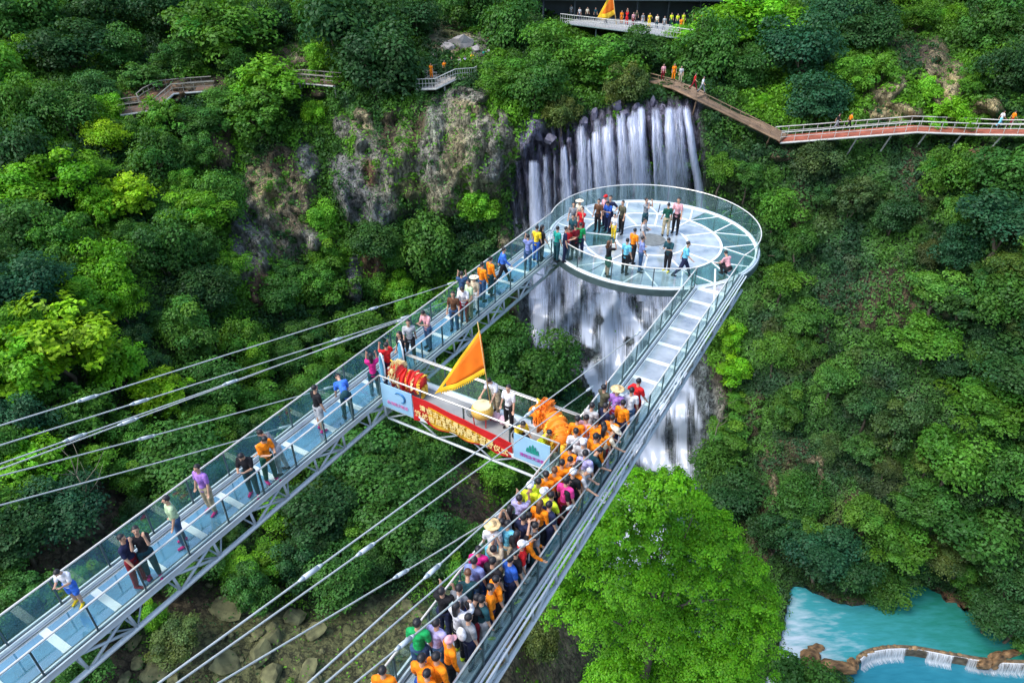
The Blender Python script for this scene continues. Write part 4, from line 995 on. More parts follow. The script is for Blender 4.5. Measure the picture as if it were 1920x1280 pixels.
# right arm
p_, k_ = rail_line(UR0, 2.2, VC0); k_[-1] = 1; railing(p_, k_); panes(p_)
p_, k_ = rail_line(UR0, VC1, VE_in); k_[0] = 1; k_[-1] = 1; railing(p_, k_); panes(p_)
p_, k_ = rail_line(UR1, 2.2, VE_out); railing(p_, k_); panes(p_)
# cross bridge
for v in (VC0, VC1):
    us = hv(UL1, UR0, 1.78); pts = [B(u, v) for u in us]
    railing(pts, [0] + [1] * (len(us) - 2) + [0])
    if v == VC1:
        panes(pts)
        MB().path([B(UL1, v + .12, RH - .03), B(UR0, v + .12, RH - .03)], .024, 8).build('handrail', M['rail'], bridge, True)
    for s_ in (-1, 1):
        pass
    MB().bar(B(UL1 + .2, v, -.09), B(UR0 - .2, v, -.09), .3, .18).build('side_beam', M['steel'], bridge)
    MB().path([B(UL1 + .1, v, -.1), B(UL1 + .1, v, ZC + .1), B(UL1 + .22, v, ZC), B(UR0 - .22, v, ZC), B(UR0 - .1, v, ZC + .1)], .05, 10).build('bottom_chord', M['tubesteel'], bridge, True)
    us = hv(UL1 + .2, UR0 - .2, 1.12)
    for k, (a, b_) in enumerate(zip(us[:-1], us[1:])):
        MB().tube(B(a if k % 2 else b_, v, -.16), B(b_ if k % 2 else a, v, ZC), .032).build('truss_diagonal', M['tubesteel'], bridge, True)
for u in hv(UL1 + .6, UR0 - .6, 1.2):
    MB().bar(B(u, VC0 + .15, -.09), B(u, VC1 - .15, -.09), .14, .10).build('cross_beam', M['steel'], bridge)
M['greydeck'] = paint('grey_walk_sheet', (.33, .35, .36), .7, 0, .12, 2, .2)
MB().bar(B(UL1 + .12, (VC0 + VC1) / 2, -.02), B(UR0 - .12, (VC0 + VC1) / 2, -.02), 1.16, .025).build('walk_sheet', M['greydeck'], bridge)
# platform
def ringpt(r, a, z=0): return B(UC + r * math.cos(a), VCC + r * math.sin(a), z)
def ring(name, r0, r1, z0, z1, mat, n=72, a0=0, a1=2 * PI):
    mb = MB(); full = abs(a1 - a0 - 2 * PI) < 1e-6; bm = mb.bm; L = []
    cnt_ = n if full else n + 1
    for k in range(cnt_):
        a = a0 + (a1 - a0) * k / n
        L.append([bm.verts.new(ringpt(r, a, z)) for r, z in ((r0, z0), (r1, z0), (r1, z1), (r0, z1))])
    for k in range(n):
        A, C = L[k], L[(k + 1) % cnt_]
        for e in range(4): bm.faces.new((A[e], A[(e + 1) % 4], C[(e + 1) % 4], C[e]))
    if not full: bm.faces.new(L[0]); bm.faces.new(L[-1][::-1])
    return mb.build(name, mat, bridge)
ring('ring_beam', RP - .12, RP + .10, -.24, .012, M['steel'])
ring('edge_fascia', RP + .10, RP + .15, -.34, -.02, M['dark'])
ring('ring_beam', 3.50, 3.62, -.12, .008, M['steel'])
ring('ring_beam', 1.80, 1.92, -.12, .008, M['steel'])
ring('rail_shoe', RP - .03, RP + .03, .012, .09, M['shoe_rail'])
aL_in = math.atan2(VE_in - VCC, UL1 - UC); aL_out = math.atan2(VE_out - VCC, UL0 - UC)
aR_in = math.atan2(VE_in - VCC, UR0 - UC); aR_out = math.atan2(VE_out - VCC, UR1 - UC)
K = 12
for k in range(K):
    a = 2 * PI * k / K + .26
    mb = MB().bar(ringpt(1.9, a, -.05), ringpt(3.52, a, -.05), .10, .1)
    for s_ in (-.16, .16): mb.bar(ringpt(3.6, a, -.05), ringpt(RP - .1, a + s_, -.05), .08, .1)
    mb.build('radial_beam', M['steel'], bridge)

for k in range(K):
    a = 2 * PI * k / K + .26; g = .006
    mid = a + PI / K
    clear = -.75 < ((mid + PI) % (2 * PI) - PI) < 1.25
    cl2 = k in (5, 6)
    ring('floor_pane', 1.92, 3.50, -.045, -.015, M['clearring'] if cl2 else M['ringglass'], 6, a + g, a + 2 * PI / K - g)
    ring('floor_pane', 3.62, RP - .12, -.045, -.015, M['clearring'] if clear else M['ringglass'], 8, a + g, a + 2 * PI / K - g)
    if k % 2 == 0: ring('floor_pane', .74, 1.80, -.045, -.015, M['ringglass'], 8, a + g, a + 4 * PI / K - g)
M['disc'] = paint('grey_patterned_disc', (.17, .19, .19), .5, 0, .3, 5, .4)
mb = MB(); bmesh.ops.create_cone(mb.bm, cap_ends=True, segments=40, radius1=.74, radius2=.74, depth=.05, matrix=Matrix.Translation(B(UC, VCC, -.012))); mb.build('centre_disc', M['disc'], bridge)
for k in range(K):
    a = 2 * PI * k / K
    if k % 3 == 0: MB().tube(ringpt(.5, a, -1.0), ringpt(RP, a, -.25), .06).build('under_strut', M['tubesteel'], bridge, True)
# platform railing: far sweep and near arc
def arc(a0, a1, n): return [ringpt(RP, a0 + (a1 - a0) * k / n) for k in range(n + 1)]
far = arc(aR_out, aL_out + 2 * PI if aL_out < 0 else aL_out, 40)
railing(far, [0] + [1 if k % 4 == 0 else 0 for k in range(1, 40)] + [0]); panes(far[::2])
near = arc(aL_in, aR_in, 16)
railing(near, [0] + [1 if k % 4 == 0 else 0 for k in range(1, 16)] + [0]); panes(near[::2])
# junction panes
for (ua, ub) in ((UL1 - .24, UL0 + .22), (UR0 + .2, UR1 - .12)):
    mb = MB(); mb.prism([B(ua, VE_in - .02, -.05), B(ub, VE_in - .02, -.05), B(ub, VE_out - .2, -.05), B(ua, VE_in + .1, -.05)], (0, 0, .028)); mb.build('floor_pane', M['palefloor'], bridge)
    MB().bar(B(ua, VE_in - .04, -.05), B(ub, VE_in - .04, -.05), .1, .1).build('cross_beam', M['steel'], bridge)
MB().bar(B(UR1 - .1, VE_in - 1.7, -.02), B(UR0 + .3, VE_out, -.02), .08, .06).build('diagonal_brace', M['steel'], bridge)
# gusset plates where the walkway meets the platform
for (u, v) in ((UL1, VE_in), (UR0, VE_in)):
    MB().path([B(u, v - 1.4, ZC), B(u, v - .2, -.35), B(u + (.5 if u < -10 else -.5), v + .1, -.3)], .05, 8).build('corner_brace', M['tubesteel'], bridge, True)
# the mullion hooks below the right edge
# ------------------------------------------------------------------ stay cables
def cable(p0, p1, clamps, label, r=.019):
    a, b_ = Vector(p0), Vector(p1)
    root = empty('stay_cable', b_)
    d = (a - b_); L = d.length; dn = d.normalized()
    far_ = b_ + d * 1.9                     # runs on towards the tower behind the drone
    pts = []
    for k in range(13):
        f = k / 12; p = b_.lerp(far_, f); sag = .10 * 4 * f * (1 - f); pts.append(p - b_ - Vector((0, 0, sag)))
    pts[0] = Vector((0, 0, 0))
    MB().path(pts, r, 8).build('cable', M['cable'], root, True)
    for c in clamps:
        f = c / 1.9; p = b_.lerp(far_, f) - b_ - Vector((0, 0, .10 * 4 * f * (1 - f)))
        MB().tube(p - dn * .17, p + dn * .17, r * 2.5, seg=10).tube(p + dn * .17, p + dn * .30, r * 2.5, r, 10).tube(p - dn * .17, p - dn * .30, r * 2.5, r, 10).build('clamp', M['tubesteel'], root, True)
    MB().tube((0, 0, 0), dn * .5, r * 2.2, seg=8).build('end_fitting', M['tubesteel'], root, True)
    return tag(root, label, 'cable', 'stay cables of the skywalk')
def cab(l, r_, ul, zr, cl, label):
    a = onu(l[0], l[1], ul)
    b_ = onz(r_[0], r_[1], zr)
    # clamp fractions by pixel
    fr = []
    for (cx, cy) in cl:
        best = min(range(200), key=lambda i: abs(proj_px(b_.lerp(a, i / 199.0))[0] - cx)); fr.append(best / 199.0)
    return cable(a, b_, fr, label)
def proj_px(p):
    x, y, z = p.x, p.y, p.z - HC
    d = y * cP - z * sP; up = y * sP + z * cP
    return 960 + FPX * x / d, 640 - FPX * up / d
cab((0,790),(852,529),-15.7,.95,[(160,741),(700,575)],'uppermost stay cable left of the skywalk, reaching farthest towards the platform')
cab((0,827),(767,592),-15.7,.95,[(263,753),(632,638)],'second stay cable from the top on the left, meeting the rail above the cross bridge')
cab((0,862),(760,598),-15.7,.9,[(430,713),(140,813)],'third stay cable from the top on the left, running just under the second')
cab((0,872),(862,556),-15.8,.0,[(240,801)],'fourth stay cable on the left, passing behind the glass railing')
cab((0,885),(626,724),-15.8,.0,[(272,803)],'fifth stay cable on the left, ending beside the bent blue visitor')
cab((0,940),(545,797),-15.8,.0,[],'lowest stay cable on the left, ending beside the man in the orange shirt')
cab((283,1280),(1200,622),-7.0,1.0,[(582,1065),(992,769)],'longest stay cable in the gap between the walkways, crossing the banner')
cab((318,1280),(1112,724),-7.0,1.0,[(685,1026),(1105,728)],'stay cable in the gap crossing the orange lion costume')
cab((395,1280),(944,958),-7.0,.95,[(753,1068)],'stay cable in the gap with the flattest slope, ending at the crowd')
cab((567,1280),(1178,736),-5.35,1.0,[(812,1061)],'stay cable that crosses the crowd and ends near the straw hat')
cab((600,1280),(1190,779),-5.35,1.0,[],'thin stay cable running along the heads of the orange group')
cab((655,1280),(1076,944),-5.35,1.0,[(757,1198)],'lowest stay cable over the crowd, beginning beside the green shirt')

# ------------------------------------------------------------------ banner
def font_text(name, txt, size, mat, parent, mtx, ext=.004):
    cu = bpy.data.curves.new(name, 'FONT'); cu.body = txt; cu.size = size; cu.align_x = 'CENTER'; cu.align_y = 'CENTER'; cu.extrude = ext; cu.offset = size * .02
    tmp = bpy.data.objects.new(name, cu); COL.objects.link(tmp)
    dg = bpy.context.evaluated_depsgraph_get(); me = bpy.data.meshes.new_from_object(tmp.evaluated_get(dg))
    bpy.data.objects.remove(tmp); bpy.data.curves.remove(cu)
    me.materials.clear(); me.materials.append(mat)
    o = link(name, me, parent); o.matrix_local = mtx; return o
M['red'] = paint('banner_red', (.55, .012, .015), .6, 0, .12, 1.5, .1)
M['gold'] = paint('banner_gold', (.60, .34, .02), .6, 0, .3, 2.5, .1)
M['yelltext'] = paint('yellow_lettering', (.92, .74, .30), .6, 0, .1, 6, .1)
M['skyblue'] = paint('sign_blue', (.33, .58, .80), .5, 0, .10, 1.5, .05)
M['logoblue'] = paint('logo_blue', (.03, .18, .42), .5)
M['pinktext'] = paint('pink_lettering', (.70, .22, .48), .5)
M['logogreen'] = paint('logo_green', (.02, .30, .24), .5)
M['purpletext'] = paint('purple_lettering', (.42, .10, .42), .5)
FW = VC0 - .17                                 # face of the banner, just outside the near rail
Rb = Matrix((B(1, 0) - B(0, 0), Vector((0, 0, 1)), B(0, -1) - B(0, 0))).transposed().to_4x4()   # x along u, y up, z towards the near side
def sheet(name, u0, u1, z0, z1, mat, parent, n=24, sag=.03, th=.02, top=None, bot=None):
    bm = bmesh.new(); a = []
    for k in range(n + 1):
        u = u0 + (u1 - u0) * k / n; f = k / n
        zt = z1 if top is None else top(f); zb = z0 if bot is None else bot(f)
        col_ = []
        for j in range(5):
            z = zb + (zt - zb) * j / 4; w_ = sag * math.sin(u * 5.1 + j) * (1 - j / 5)
            col_.append((bm.verts.new(B(u, FW - .01 + w_, z)), bm.verts.new(B(u, FW + th + w_, z))))
        a.append(col_)
    for k in range(n):
        for j in range(4):
            bm.faces.new((a[k][j][0], a[k + 1][j][0], a[k + 1][j + 1][0], a[k][j + 1][0])); bm.faces.new((a[k][j][1], a[k][j + 1][1], a[k + 1][j + 1][1], a[k + 1][j][1]))
        bm.faces.new((a[k][0][0], a[k][0][1], a[k + 1][0][1], a[k + 1][0][0])); bm.faces.new((a[k][4][0], a[k + 1][4][0], a[k + 1][4][1], a[k][4][1]))
    for k in (0, n):
        for j in range(4): bm.faces.new((a[k][j][0], a[k][j + 1][0], a[k][j + 1][1], a[k][j][1]))
    bmesh.ops.recalc_face_normals(bm, faces=bm.faces); me = bpy.data.meshes.new(name); bm.to_mesh(me); bm.free(); me.materials.append(mat)
    return link(name, me, parent)
def M4(u, z, out=.035, rz=0.0):
    m = Rb.copy(); m.translation = B(u, FW - out, z); return m @ Matrix.Rotation(rz, 4, 'Z')
sg1 = empty('sign_board', (0, 0, 0)); sheet('board', -13.80, -12.45, -.12, .88, M['skyblue'], sg1, 4, 0)
mb = MB(); arcp = [Vector((-.02 + .22 * math.cos(a), .12 + .20 * math.sin(a), 0)) for a in np.linspace(2.6, -1.3, 14)]
mb.path(arcp, [.012 + .03 * math.sin(PI * k / 13) for k in range(14)], 6); o = mb.build('wave_logo', M['logoblue'], sg1); o.matrix_local = M4(-12.95, .42, .03)
font_text('lettering', '古龙峡大峡谷', .155, M['pinktext'], sg1, M4(-13.1, .16, .03))
tag(sg1, 'pale blue board with a dark blue curl at the left end of the cross bridge', 'sign')
sg2 = empty('sign_board', (0, 0, 0)); sheet('board', -8.40, -7.10, -.08, .92, M['skyblue'], sg2, 4, 0)
mb = MB()
for x, h_ in ((-.17, .16), (-.08, .27), (.02, .34), (.11, .28), (.2, .18)):
    mb.prism([Vector((x - .05, -.12, 0)), Vector((x + .045, -.12, 0)), Vector((x + .03, h_ - .15, 0)), Vector((x, h_ - .08, 0)), Vector((x - .035, h_ - .17, 0))], (0, 0, .006))
o = mb.build('mountain_logo', M['logogreen'], sg2); o.matrix_local = M4(-7.72, .50, .03)
font_text('lettering', '清远云天波霸', .15, M['purpletext'], sg2, M4(-7.72, .17, .03))
tag(sg2, 'pale blue board with a green mountain emblem at the right end of the cross bridge', 'sign')
bn = empty('banner', (0, 0, 0))
def droop(f): return .86 - (0 if f < .1 else .30 * math.sin(min(1, (f - .1) * 1.1) * PI) ** .8 * .4 + .45 * max(0, f - .45))
sheet('cloth', -12.42, -8.46, -.22, .86, M['red'], bn, 40, .05, .02, lambda f: .84 - .62 * max(0, f - .12) * .75, lambda f: -.20)
def golds(bm_): pass
sheet('gold_print', -11.75, -9.35, -.12, .55, M['gold'], bn, 16, .05, -.03, lambda f: .62 - .36 * f, lambda f: -.05 - .10 * math.sin(f * PI) ** .6)
t1, t2 = '清远古龙峡景区盛大开幕', '挑战吉尼斯世界纪录启动仪式'
for k, ch in enumerate(t1):
    font_text('lettering', ch, .25, M['yelltext'], bn, M4(-11.95 + k * .27, .50 - k * .034, .075))
for k, ch in enumerate(t2):
    font_text('lettering', ch, .27, M['yelltext'], bn, M4(-12.18 + k * .29, .19 - k * .014, .075))
tag(bn, 'red banner with yellow characters sagging along the front of the cross bridge', 'banner')

# ------------------------------------------------------------------ big flag
M['flagor'] = paint('orange_cloth', (.90, .19, .004), .7, 0, .12, 1.5, .1)
M['flagye'] = paint('yellow_cloth', (.90, .56, .02), .7, 0, .1, 2, .1)
M['pole'] = paint('bamboo_pole', (.62, .42, .16), .6, 0, .2, 4, .1)
def pennant(tip, hoist_top, hoist_bot, label, scale=1.0, border=.16):
    root = empty('flag', hoist_bot); o_ = Vector(hoist_bot)
    A, Bq, C = [Vector(x) - o_ for x in (tip, hoist_top, hoist_bot)]
    n = 24
    def P(s_, t_):      # s 0 at the tip .. 1 at the hoist ; t 0 upper edge .. 1 lower edge
        a = A.lerp(Bq, s_); c = A.lerp(C, s_); p = a.lerp(c, t_)
        nrm = (Bq - A).cross(C - A).normalized()
        return p + nrm * ((.13 * math.sin(s_ * 8 + t_) + .05 * math.sin(s_ * 19 + 3 * t_)) * scale * s_ * (1 - .5 * s_)) - Vector((0, 0, 1)) * .10 * scale * math.sin(PI * s_) * t_
    def patch(name, s0, s1, t0, t1, mat, off=0):
        mb = MB(); bm = mb.bm; g = {}
        nrm = (Bq - A).cross(C - A).normalized()
        for i in range(n + 1):
            for j in range(7):
                s_ = s0(i / n) if callable(s0) else s0 + (s1 - s0) * i / n; tt0 = t0(s_) if callable(t0) else t0; tt1 = t1(s_) if callable(t1) else t1
                for w_ in (0, 1): g[i, j, w_] = bm.verts.new(P(s_, tt0 + (tt1 - tt0) * j / 6) + nrm * (.012 * w_ - .006 + off) * scale)
        for i in range(n):
            for j in range(6):
                bm.faces.new((g[i, j, 0], g[i + 1, j, 0], g[i + 1, j + 1, 0], g[i, j + 1, 0])); bm.faces.new((g[i, j, 1], g[i, j + 1, 1], g[i + 1, j + 1, 1], g[i + 1, j, 1]))
        for i in range(n):
            for j in (0, 6): bm.faces.new((g[i, j, 0], g[i + 1, j, 0], g[i + 1, j, 1], g[i, j, 1]))
        for j in range(6):
            for i in (0, n): bm.faces.new((g[i, j, 0], g[i, j + 1, 0], g[i, j + 1, 1], g[i, j, 1]))
        return mb.build(name, mat, root, True)
    wd = lambda s_: min(.5, border / max(.05, s_ * (Bq - C).length / scale))
    patch('cloth', .25, 1, wd, lambda s_: 1 - wd(s_), M['flagor'])
    patch('border', .0, 1, 0, wd, M['flagye']); patch('border', .0, 1, lambda s_: 1 - wd(s_), 1, M['flagye'])
    mb = MB()
    for k in range(26):
        s_ = .12 + .88 * k / 26; mb.prism([P(s_, 1), P(s_ + .034, 1), P(s_ + .017, 1) - Vector((0, 0, .11 * scale))], (Bq - A).cross(C - A).normalized() * .01)
    mb.build('fringe', M['flagye'], root)
    mb = MB(); d = (Bq - C).normalized(); mb.tube(C - d * 1.15 * scale, Bq + d * .32 * scale, .022 * scale, .014 * scale); mb.build('flagpole', M['pole'], root, True)
    return tag(root, label, 'flag')
# hoist edge: from the top at (897,618) to (912,700); tip at (815,738)
fb = at(912, 700, 1); 
def at_v(px, py, v):   # on vertical plane v = const
    x, yh, z = ray(px, py); dv = x * sT + yh * cT; t = v / dv
    return Vector((float(x * t), float(yh * t), float(HC + z * t)))
pennant(at_v(815, 738, 15.1), at_v(898, 620, 15.6), at_v(910, 697, 15.5), 'large triangular orange flag with yellow fringe flying over the cross bridge', 1.0, .13)
# ------------------------------------------------------------------ people
def cap_mesh(caps, balls=(), voxel=.012, smooth=3, ratio=.35, name='m'):
    """caps: (a, b, ra, rb); one continuous surface grown round them"""
    bm = bmesh.new()
    for a, b_, ra, rb in caps:
        a, b_ = Vector(a), Vector(b_); d = b_ - a; n = max(2, int(d.length / (min(ra, rb) * .8)) + 1)
        if d.length > 1e-5:
            q_ = d.to_track_quat('Z', 'Y').to_matrix().to_4x4()
            bmesh.ops.create_cone(bm, cap_ends=True, segments=12, radius1=ra, radius2=rb, depth=d.length, matrix=Matrix.Translation((a + b_) / 2) @ q_)
        for p, r in ((a, ra), (b_, rb)):
            bmesh.ops.create_icosphere(bm, subdivisions=2, radius=r, matrix=Matrix.Translation(p))
    for c, r in balls:
        bmesh.ops.create_icosphere(bm, subdivisions=2, radius=1, matrix=Matrix.Translation(Vector(c)) @ Matrix.Diagonal((*r, 1)))
    me = bpy.data.meshes.new(name); bm.to_mesh(me); bm.free()
    o = bpy.data.objects.new(name, me); COL.objects.link(o)
    md = o.modifiers.new('r', 'REMESH'); md.mode = 'VOXEL'; md.voxel_size = voxel; md.use_smooth_shade = True
    if smooth: sm = o.modifiers.new('s', 'SMOOTH'); sm.iterations = smooth; sm.factor = .5
    if ratio < 1: dc = o.modifiers.new('d', 'DECIMATE'); dc.ratio = ratio
    dg = bpy.context.evaluated_depsgraph_get(); out = bpy.data.meshes.new_from_object(o.evaluated_get(dg))
    bpy.data.objects.remove(o); bpy.data.meshes.remove(me); out.name = name
    out.polygons.foreach_set('use_smooth', [True] * len(out.polygons))
    return out
def colmat(name, rough=.8, bump=.3, scale=40, spec=.3):
    m, nt, b = newmat(name); oi = N(nt, 'ShaderNodeObjectInfo')
    tx = noise_bump(nt, b, 11 if name == 'cloth' else scale, .8 if name == 'cloth' else bump, .035 if name == 'cloth' else .008)
    r = N(nt, 'ShaderNodeMapRange'); r.inputs['From Min'].default_value = .3; r.inputs['From Max'].default_value = .7; r.inputs['To Min'].default_value = .6; r.inputs['To Max'].default_value = 1.35
    t2 = N(nt, 'ShaderNodeTexNoise'); t2.inputs['Scale'].default_value = 9; tc = N(nt, 'ShaderNodeTexCoord'); nt.links.new(tc.outputs['Object'], t2.inputs['Vector'])
    nt.links.new(t2.outputs[0], r.inputs[0]); s_ = N(nt, 'ShaderNodeVectorMath', operation='SCALE')
    nt.links.new(oi.outputs['Color'], s_.inputs[0]); nt.links.new(r.outputs[0], s_.inputs['Scale']); nt.links.new(s_.outputs[0], b.inputs['Base Color'])
    b.inputs['Roughness'].default_value = rough; b.inputs['Specular IOR Level'].default_value = spec
    return m
M['cloth'] = colmat('cloth'); M['hair'] = colmat('hair', .45, .8, 60, .5); M['skin'] = paint('skin', (.52, .31, .21), .55, 0, .06, 4, .05)
M['feature'] = paint('dark_feature', (.03, .02, .02), .4); M['lip'] = paint('lip', (.38, .13, .11), .5)
def rotx(a): return Matrix.Rotation(a, 3, 'X')
# skeleton in metres, standing figure 1.70 high facing +Y
def pose(name, lean=0, legL=(0, 0), legR=(0, 0), armL=(0, 0, 10), armR=(0, 0, 10), head=0, spread=.09, drop=0.0, bend=0):
    """leg (hip forward deg, knee flex deg); arm (shoulder forward deg, abduct deg, elbow flex deg)"""
    J = {}; hip = Vector((0, 0, .90 - drop)); J['hip'] = hip
    T = rotx(-R(lean))
    J['waist'] = hip + T @ Vector((0, 0, .16)); J['chest'] = hip + T @ Vector((0, .015, .36)); J['neck'] = hip + T @ Vector((0, 0, .54))
    Hd = T @ rotx(-R(head)); J['head'] = J['neck'] + Hd @ Vector((0, .015, .165)); J['Hd'] = Hd
    for s_, lg, ar, n in ((-1, legL, armL, 'L'), (1, legR, armR, 'R')):
        h = hip + Vector((s_ * spread, 0, -.02)); J['h' + n] = h
        d = rotx(R(lg[0])) @ Vector((s_ * .02, 0, -.43)); k = h + d; J['k' + n] = k
        f = rotx(R(lg[0] - lg[1])) @ Vector((s_ * .01, 0, -.40)); a = k + f; J['a' + n] = a
        sh = J['neck'] + T @ Vector((s_ * .165, 0, -.075)); J['s' + n] = sh
        A = T @ Matrix.Rotation(-s_ * R(ar[1]), 3, 'Y') @ rotx(R(ar[0]))
        e = sh + A @ Vector((0, 0, -.275)); J['e' + n] = e
        Fm = A @ rotx(R(ar[2])); inw = Matrix.Rotation(s_ * R(22 if ar[2] > 40 else 0), 3, 'Z')
        w_ = e + (inw @ (Fm @ Vector((0, 0, -.24)))); J['w' + n] = w_; J['F' + n] = inw @ Fm
    zmin = min(J['aL'].z, J['aR'].z) - .07
    for k_, v in list(J.items()):
        if isinstance(v, Vector): J[k_] = v - Vector((0, 0, zmin))
    # hand: palm and five separate bent fingers
    caps = []; balls = []
    c = caps.append
    c((J['hip'], J['waist'], .118, .098)); c((J['waist'], J['chest'], .098, .112)); c((J['chest'] + T @ Vector((-.085, 0, .06)), J['chest'] + T @ Vector((.085, 0, .06)), .085, .085))
    c((J['neck'] + T @ Vector((-.13, 0, -.075)), J['neck'] + T @ Vector((.13, 0, -.075)), .062, .062))
    c((J['neck'] - T @ Vector((0, 0, .05)), J['neck'] + Hd @ Vector((0, .01, .07)), .056, .05))
    hd = J['head']; balls.append((hd, (.074, .088, .105))); balls.append((hd + Hd @ Vector((0, .025, -.055)), (.056, .062, .055)))
    c((hd + Hd @ Vector((0, .085, .005)), hd + Hd @ Vector((0, .106, -.022)), .011, .014))
    for s_ in (-1, 1): balls.append((hd + Hd @ Vector((s_ * .078, 0, -.01)), (.012, .018, .028)))
    for n in 'LR':
        s_ = -1 if n == 'L' else 1
        c((J['h' + n], J['k' + n], .088, .058)); mid = J['k' + n].lerp(J['a' + n], .3); c((J['k' + n], mid + Vector((0, -.012, 0)), .056, .060)); c((mid + Vector((0, -.012, 0)), J['a' + n], .060, .038))
        c((J['a' + n] + Vector((0, -.03, -.03)), J['a' + n] + Vector((s_ * .015, .13, -.04)), .034, .028))
        c((J['s' + n], J['e' + n], .052, .039)); c((J['e' + n], J['w' + n], .039, .026))
        Fm = J['F' + n]; w_ = J['w' + n]; dn = Fm @ Vector((0, 0, -1)); sd = Fm @ Vector((1, 0, 0)); fw = Fm @ Vector((0, 1, 0))
        c((w_, w_ + dn * .05, .024, .026))
        for q_, (off, L) in enumerate(((-.027, .068), (-.009, .078), (.009, .073), (.026, .058))):
            b0 = w_ + dn * .055 + sd * off; c((w_ + dn * .03 + sd * off * .7, b0 + dn * .02, .0125, .0105))
            m_ = b0 + dn * (.02 + L * .4) + fw * .012; c((b0 + dn * .02, m_, .0105, .0095)); c((m_, m_ + dn * L * .35 + fw * .022, .0095, .008))
        t0 = w_ + dn * .02 - sd * s_ * .024; t1 = t0 + dn * .03 - sd * s_ * .026 + fw * .01; c((t0, t1, .013, .011)); c((t1, t1 + dn * .03 + fw * .008 - sd * s_ * .002, .011, .009))
    body = cap_mesh(caps, balls, .0095, 2, .30, 'body')
    body.materials.append(M['skin']); body.materials.append(M['feature']); body.materials.append(M['lip'])
    Hi = Hd.transposed()
    for p in body.polygons:
        l = Hi @ (p.center - hd)
        if l.y > .06:
            if abs(abs(l.x) - .032) < .013 and abs(l.z - .008) < .009: p.material_index = 1
            elif abs(l.x) < .024 and abs(l.z + .058) < .008: p.material_index = 2
    # clothes follow the body
    up = lambda v: v
    g = .012
    sh_c = [(J['hip'] + Vector((0, 0, -.03)), J['waist'], .120 + g, .102 + g), (J['waist'], J['chest'], .102 + g, .115 + g), (J['chest'] + T @ Vector((-.09, 0, .06)), J['chest'] + T @ Vector((.09, 0, .06)), .085 + g, .085 + g),
            (J['neck'] + T @ Vector((-.13, 0, -.08)), J['neck'] + T @ Vector((.13, 0, -.08)), .064 + g, .064 + g)]
    lo_c = []
    for n in 'LR':
        sh_c.append((J['s' + n], J['s' + n].lerp(J['e' + n], .72), .055 + g, .050 + g))
        lo_c.append((J['s' + n].lerp(J['e' + n], .6), J['e' + n], .046 + g, .040 + g)); lo_c.append((J['e' + n], J['e' + n].lerp(J['w' + n], .9), .040 + g, .028 + g))
    shirt = cap_mesh(sh_c, (), .018, 2, .5, 'shirt'); shirt.materials.append(M['cloth'])
    longs = cap_mesh(sh_c + lo_c, (), .018, 2, .5, 'shirt'); longs.materials.append(M['cloth'])
    tr_c = [(J['hip'] + Vector((0, 0, -.01)), J['hip'] + Vector((0, 0, .05)), .128 + g * .6, .12 + g * .5)]; sh2 = list(tr_c)
    for n in 'LR':
        mid = J['k' + n].lerp(J['a' + n], .3)
        tr_c += [(J['h' + n], J['k' + n], .092 + g, .066 + g), (J['k' + n], J['a' + n] + (J['k' + n] - J['a' + n]).normalized() * .05, .066 + g, .050 + g)]
        sh2 += [(J['h' + n], J['h' + n].lerp(J['k' + n], .82), .094 + g, .082 + g)]
    trou = cap_mesh(tr_c, (), .018, 2, .5, 'trousers'); trou.materials.append(M['cloth'])
    shorts = cap_mesh(sh2, (), .018, 2, .5, 'shorts'); shorts.materials.append(M['cloth'])
    shoes = []
    for n in 'LR':
        s_ = -1 if n == 'L' else 1; a = J['a' + n]
        m_ = cap_mesh([(a + Vector((0, -.035, -.035)), a + Vector((s_ * .018, .15, -.045)), .046, .040), (a, a + Vector((0, 0, .03)), .050, .05)], (), .016, 2, .6, 'shoe'); m_.materials.append(M['cloth']); shoes.append(m_)
    def hairm(long):
        bl = [(hd + Hd @ Vector((0, -.012, .028)), (.086, .096, .098))]
        cp = []
        if long: cp = [(hd + Hd @ Vector((0, -.05, 0)), hd + Hd @ Vector((0, -.085, -.2)), .075, .06)]
        m_ = cap_mesh(cp, bl, .014, 1, .6, 'hair')
        # clear the face
        bm = bmesh.new(); bm.from_mesh(m_); dl = [v for v in bm.verts if (lambda l: l.y > .045 and l.z < .062 and abs(l.x) < .075)(Hi @ (v.co - hd))]
        bmesh.ops.delete(bm, geom=dl, context='VERTS'); bm.to_mesh(m_); bm.free(); m_.materials.append(M['hair']); return m_
    mb = MB(); Hm = Matrix.Translation(hd) @ Hd.to_4x4()
    bmesh.ops.create_icosphere(mb.bm, subdivisions=3, radius=1, matrix=Hm @ Matrix.Translation((0, -.008, .03)) @ Matrix.Diagonal((.092, .104, .098, 1)))
    bmesh.ops.create_cone(mb.bm, cap_ends=True, segments=20, radius1=.085, radius2=.07, depth=.012, matrix=Hm @ Matrix.Translation((0, .085, .04)) @ Matrix.Diagonal((.9, 1, 1, 1)))
    capm = mb.mesh('cap', M['cloth'], True)
    mb = MB(); bmesh.ops.create_cone(mb.bm, cap_ends=True, segments=28, radius1=.215, radius2=.19, depth=.012, matrix=Hm @ Matrix.Translation((0, 0, .052)))
    bmesh.ops.create_icosphere(mb.bm, subdivisions=3, radius=1, matrix=Hm @ Matrix.Translation((0, 0, .06)) @ Matrix.Diagonal((.098, .108, .085, 1)))
    brim = mb.mesh('hat', M['cloth'], True)
    bag = MB(); bc_ = J['chest'] + T @ Vector((0, -.2, -.02)); bag.ball(bc_, (.13, .09, .19), 3); bagm = bag.mesh('backpack', M['cloth'], True)
